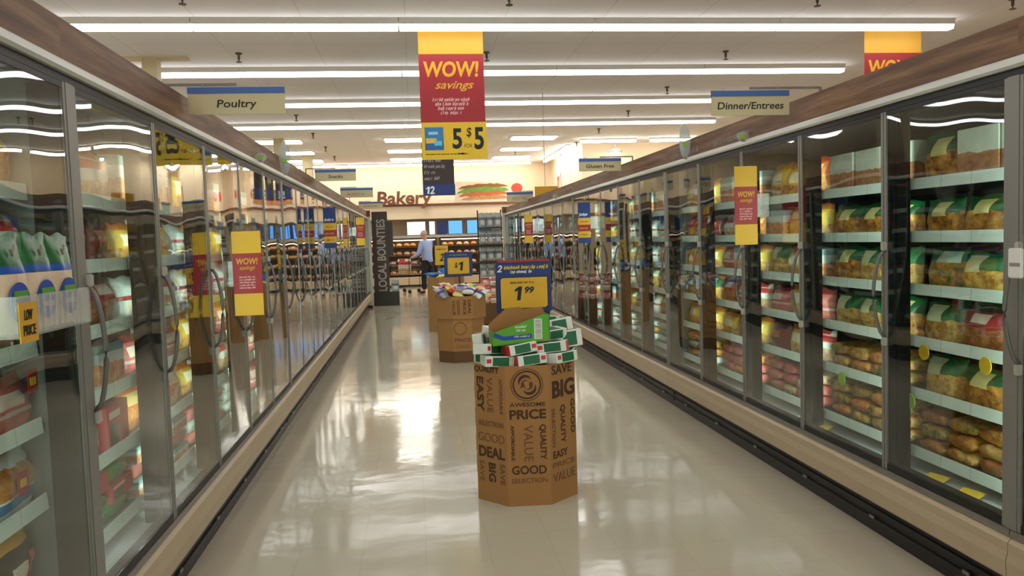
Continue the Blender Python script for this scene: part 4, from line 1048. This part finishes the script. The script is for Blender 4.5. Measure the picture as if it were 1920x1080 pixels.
# ---------------------------------------------------------------- the man with his cart
def skin(name, verts, edges, radii, mat, parent, sub=2):
    me = bpy.data.meshes.new(name); me.from_pydata(verts, edges, [])
    o = bpy.data.objects.new(name, me); COL.objects.link(o)
    o.modifiers.new('s', 'SKIN'); sk = me.skin_vertices[0].data
    for i, r in enumerate(radii): sk[i].radius = (r, r) if not isinstance(r, tuple) else r
    sk[0].use_root = True
    sb = o.modifiers.new('u', 'SUBSURF'); sb.levels = sub; sb.render_levels = sub
    dg = bpy.context.evaluated_depsgraph_get()
    m2 = bpy.data.meshes.new_from_object(o.evaluated_get(dg))
    bpy.data.objects.remove(o); m2.name = name; m2.materials.clear(); m2.materials.append(M[mat])
    for p in m2.polygons: p.use_smooth = True
    o = bpy.data.objects.new(name, m2); COL.objects.link(o)
    if parent: o.parent = parent
    return o
def person():
    PX, PY = .37, 23.1
    t = thing('person', (PX, PY, 0), 'person in light blue shirt and black trousers pushing a cart, back to camera', 'person', rz=-.65)
    # local: faces -x (to the left), y away; body one continuous surface, pelvis is the root
    V, E, R = [], [], []
    def j(p, r, a=None):
        V.append(p); R.append(r); i = len(V)-1
        if a is not None: E.append((a, i))
        return i
    pel = j((0, 0, .98), .095)
    ab = j((-.01, 0, 1.15), .10, pel); ch = j((-.03, 0, 1.36), (.10, .12), ab); nk0 = j((-.05, 0, 1.5), .05, ch); nk = j((-.075, 0, 1.57), .055, nk0)
    hd = j((-.10, 0, 1.66), .085, nk); hd2 = j((-.105, 0, 1.74), .088, hd); hd3 = j((-.10, 0, 1.81), .06, hd2)
    nose = j((-.2, 0, 1.68), .012, hd); hands = []
    for s in (-1, 1):
        sh = j((-.04, .19*s, 1.43), .045, ch); el = j((-.10, .25*s, 1.17), .04, sh); wr = j((-.33, .22*s, 1.06), .032, el)
        pl = j((-.40, .215*s, 1.045), .036, wr); hands.append((pl, s))
    for s in (-1, 1):
        hp = j((0, .085*s, .9), .07, pel); kn = j((-.015+.06*s, .1*s, .5), .062, hp); an = j((.02+.09*s, .1*s, .1), .042, kn); ft = j((-.10+.09*s, .105*s, .045), .036, an)
    for pl, s in hands:
        for q in range(4):
            a = j((-.44, (.195+.014*q)*s, 1.045-.004*q), .010, pl); j((-.468, (.195+.014*q)*s, 1.02), .009, a)
        j((-.40, .185*s, 1.02), .011, pl)
    skin('body', V, E, R, 'skin', t, 2)
    # clothing
    V, E, R = [], [], []
    b00 = j((0, 0, .86), (.17, .19)); b0 = j((0, 0, .98), .165, b00); b1 = j((-.01, 0, 1.15), .155, b0); b2 = j((-.03, 0, 1.36), (.155, .18), b1); b3 = j((-.055, 0, 1.53), .092, b2)
    for s in (-1, 1):
        sh = j((-.04, .2*s, 1.44), .09, b2); el = j((-.10, .255*s, 1.17), .067, sh); j((-.33, .222*s, 1.062), .05, el)
    skin('shirt', V, E, R, 'shirt_blue', t, 2)
    V, E, R = [], [], []
    p0 = j((0, 0, .97), .15)
    for s in (-1, 1):
        hp = j((0, .09*s, .87), .12, p0); kn = j((-.015+.06*s, .1*s, .5), .085, hp); j((.015+.09*s, .1*s, .1), .07, kn)
    skin('trousers', V, E, R, 'trousers_black', t, 2)
    for s in (-1, 1):
        V, E, R = [], [], []
        a = j((.04+.09*s, .1*s, .05), .05); b = j((-.06+.09*s, .105*s, .042), .045, a); j((-.15+.09*s, .108*s, .036), .036, b)
        skin('shoe', V, E, R, 'shoe_black', t, 2)
    V, E, R = [], [], []
    a = j((-.075, 0, 1.66), .082); b = j((-.085, 0, 1.75), .094, a); j((-.10, 0, 1.825), .064, b)
    skin('hair', V, E, R, 'hair_grey', t, 2)
    for s in (-1, 1): MB().lathe([(.004, -.03), (.02, -.015), (.022, .012), (.008, .03)], 8, (-.095, .088*s, 1.68)).build('ear', 'skin', t, smooth=True)
    # cart in front of him, to his left
    c = thing('shopping_cart', (PX-.50*math.cos(.65), PY+.50*math.sin(.65), 0), 'dark wire shopping cart pushed by the man in the blue shirt', 'cart', rz=-.65)
    bk = MB(); x0, x1 = -.62, .02
    for z, e in ((.55, .04), (.68, .02), (.8, .01), (.93, 0)):
        bk.tube([(x0+e, -.24+e, z), (x1, -.26, z), (x1, .26, z), (x0+e, .24-e, z), (x0+e, -.24+e, z)], .007, 5)
    for k in range(9):
        x = x0+(x1-x0)*k/8
        for s in (-1, 1): bk.tube([(x, .25*s, .93), (x, .23*s, .55)], .005, 5)
        bk.tube([(x, -.23, .55), (x, .23, .55)], .005, 5)
    for k in range(6):
        y = -.22+.44*k/5
        for x in (x0, x1): bk.tube([(x, y, .93), (x, y, .55)], .005, 5)
    bk.build('basket', 'cart_metal', c)
    MB().tube([(x1, -.26, .93), (x1+.03, -.26, 1.03), (x1+.03, .26, 1.03), (x1, .26, .93)], .016, 8).build('handle', 'cart_dark', c)
    fr = MB()
    for s in (-1, 1): fr.tube([(x1, .25*s, .93), (x1-.02, .25*s, .2), (x0+.05, .2*s, .16), (x0+.08, .2*s, .12)], .014, 6)
    fr.build('chassis', 'cart_dark', c)
    for s in (-1, 1):
        for x in (x1-.03, x0+.08):
            w = MB().lathe([(.06, -.015), (.06, .015)], 14).build('wheel', 'cart_dark', c); w.rotation_euler = (PI/2, 0, 0); w.location = (x, .22*s, .061)
    o = MB().box(-.17, .17, -.1, .1, 0, .44).build('grocery_box', 'white_red_bag', bevel=.01); o.location = (PX-.84*math.cos(.65), PY+.84*math.sin(.65), .562); o.rotation_euler = (0, 0, -.65)
    tag(o, 'tall red and white box standing in the shopping cart', 'box')
person()
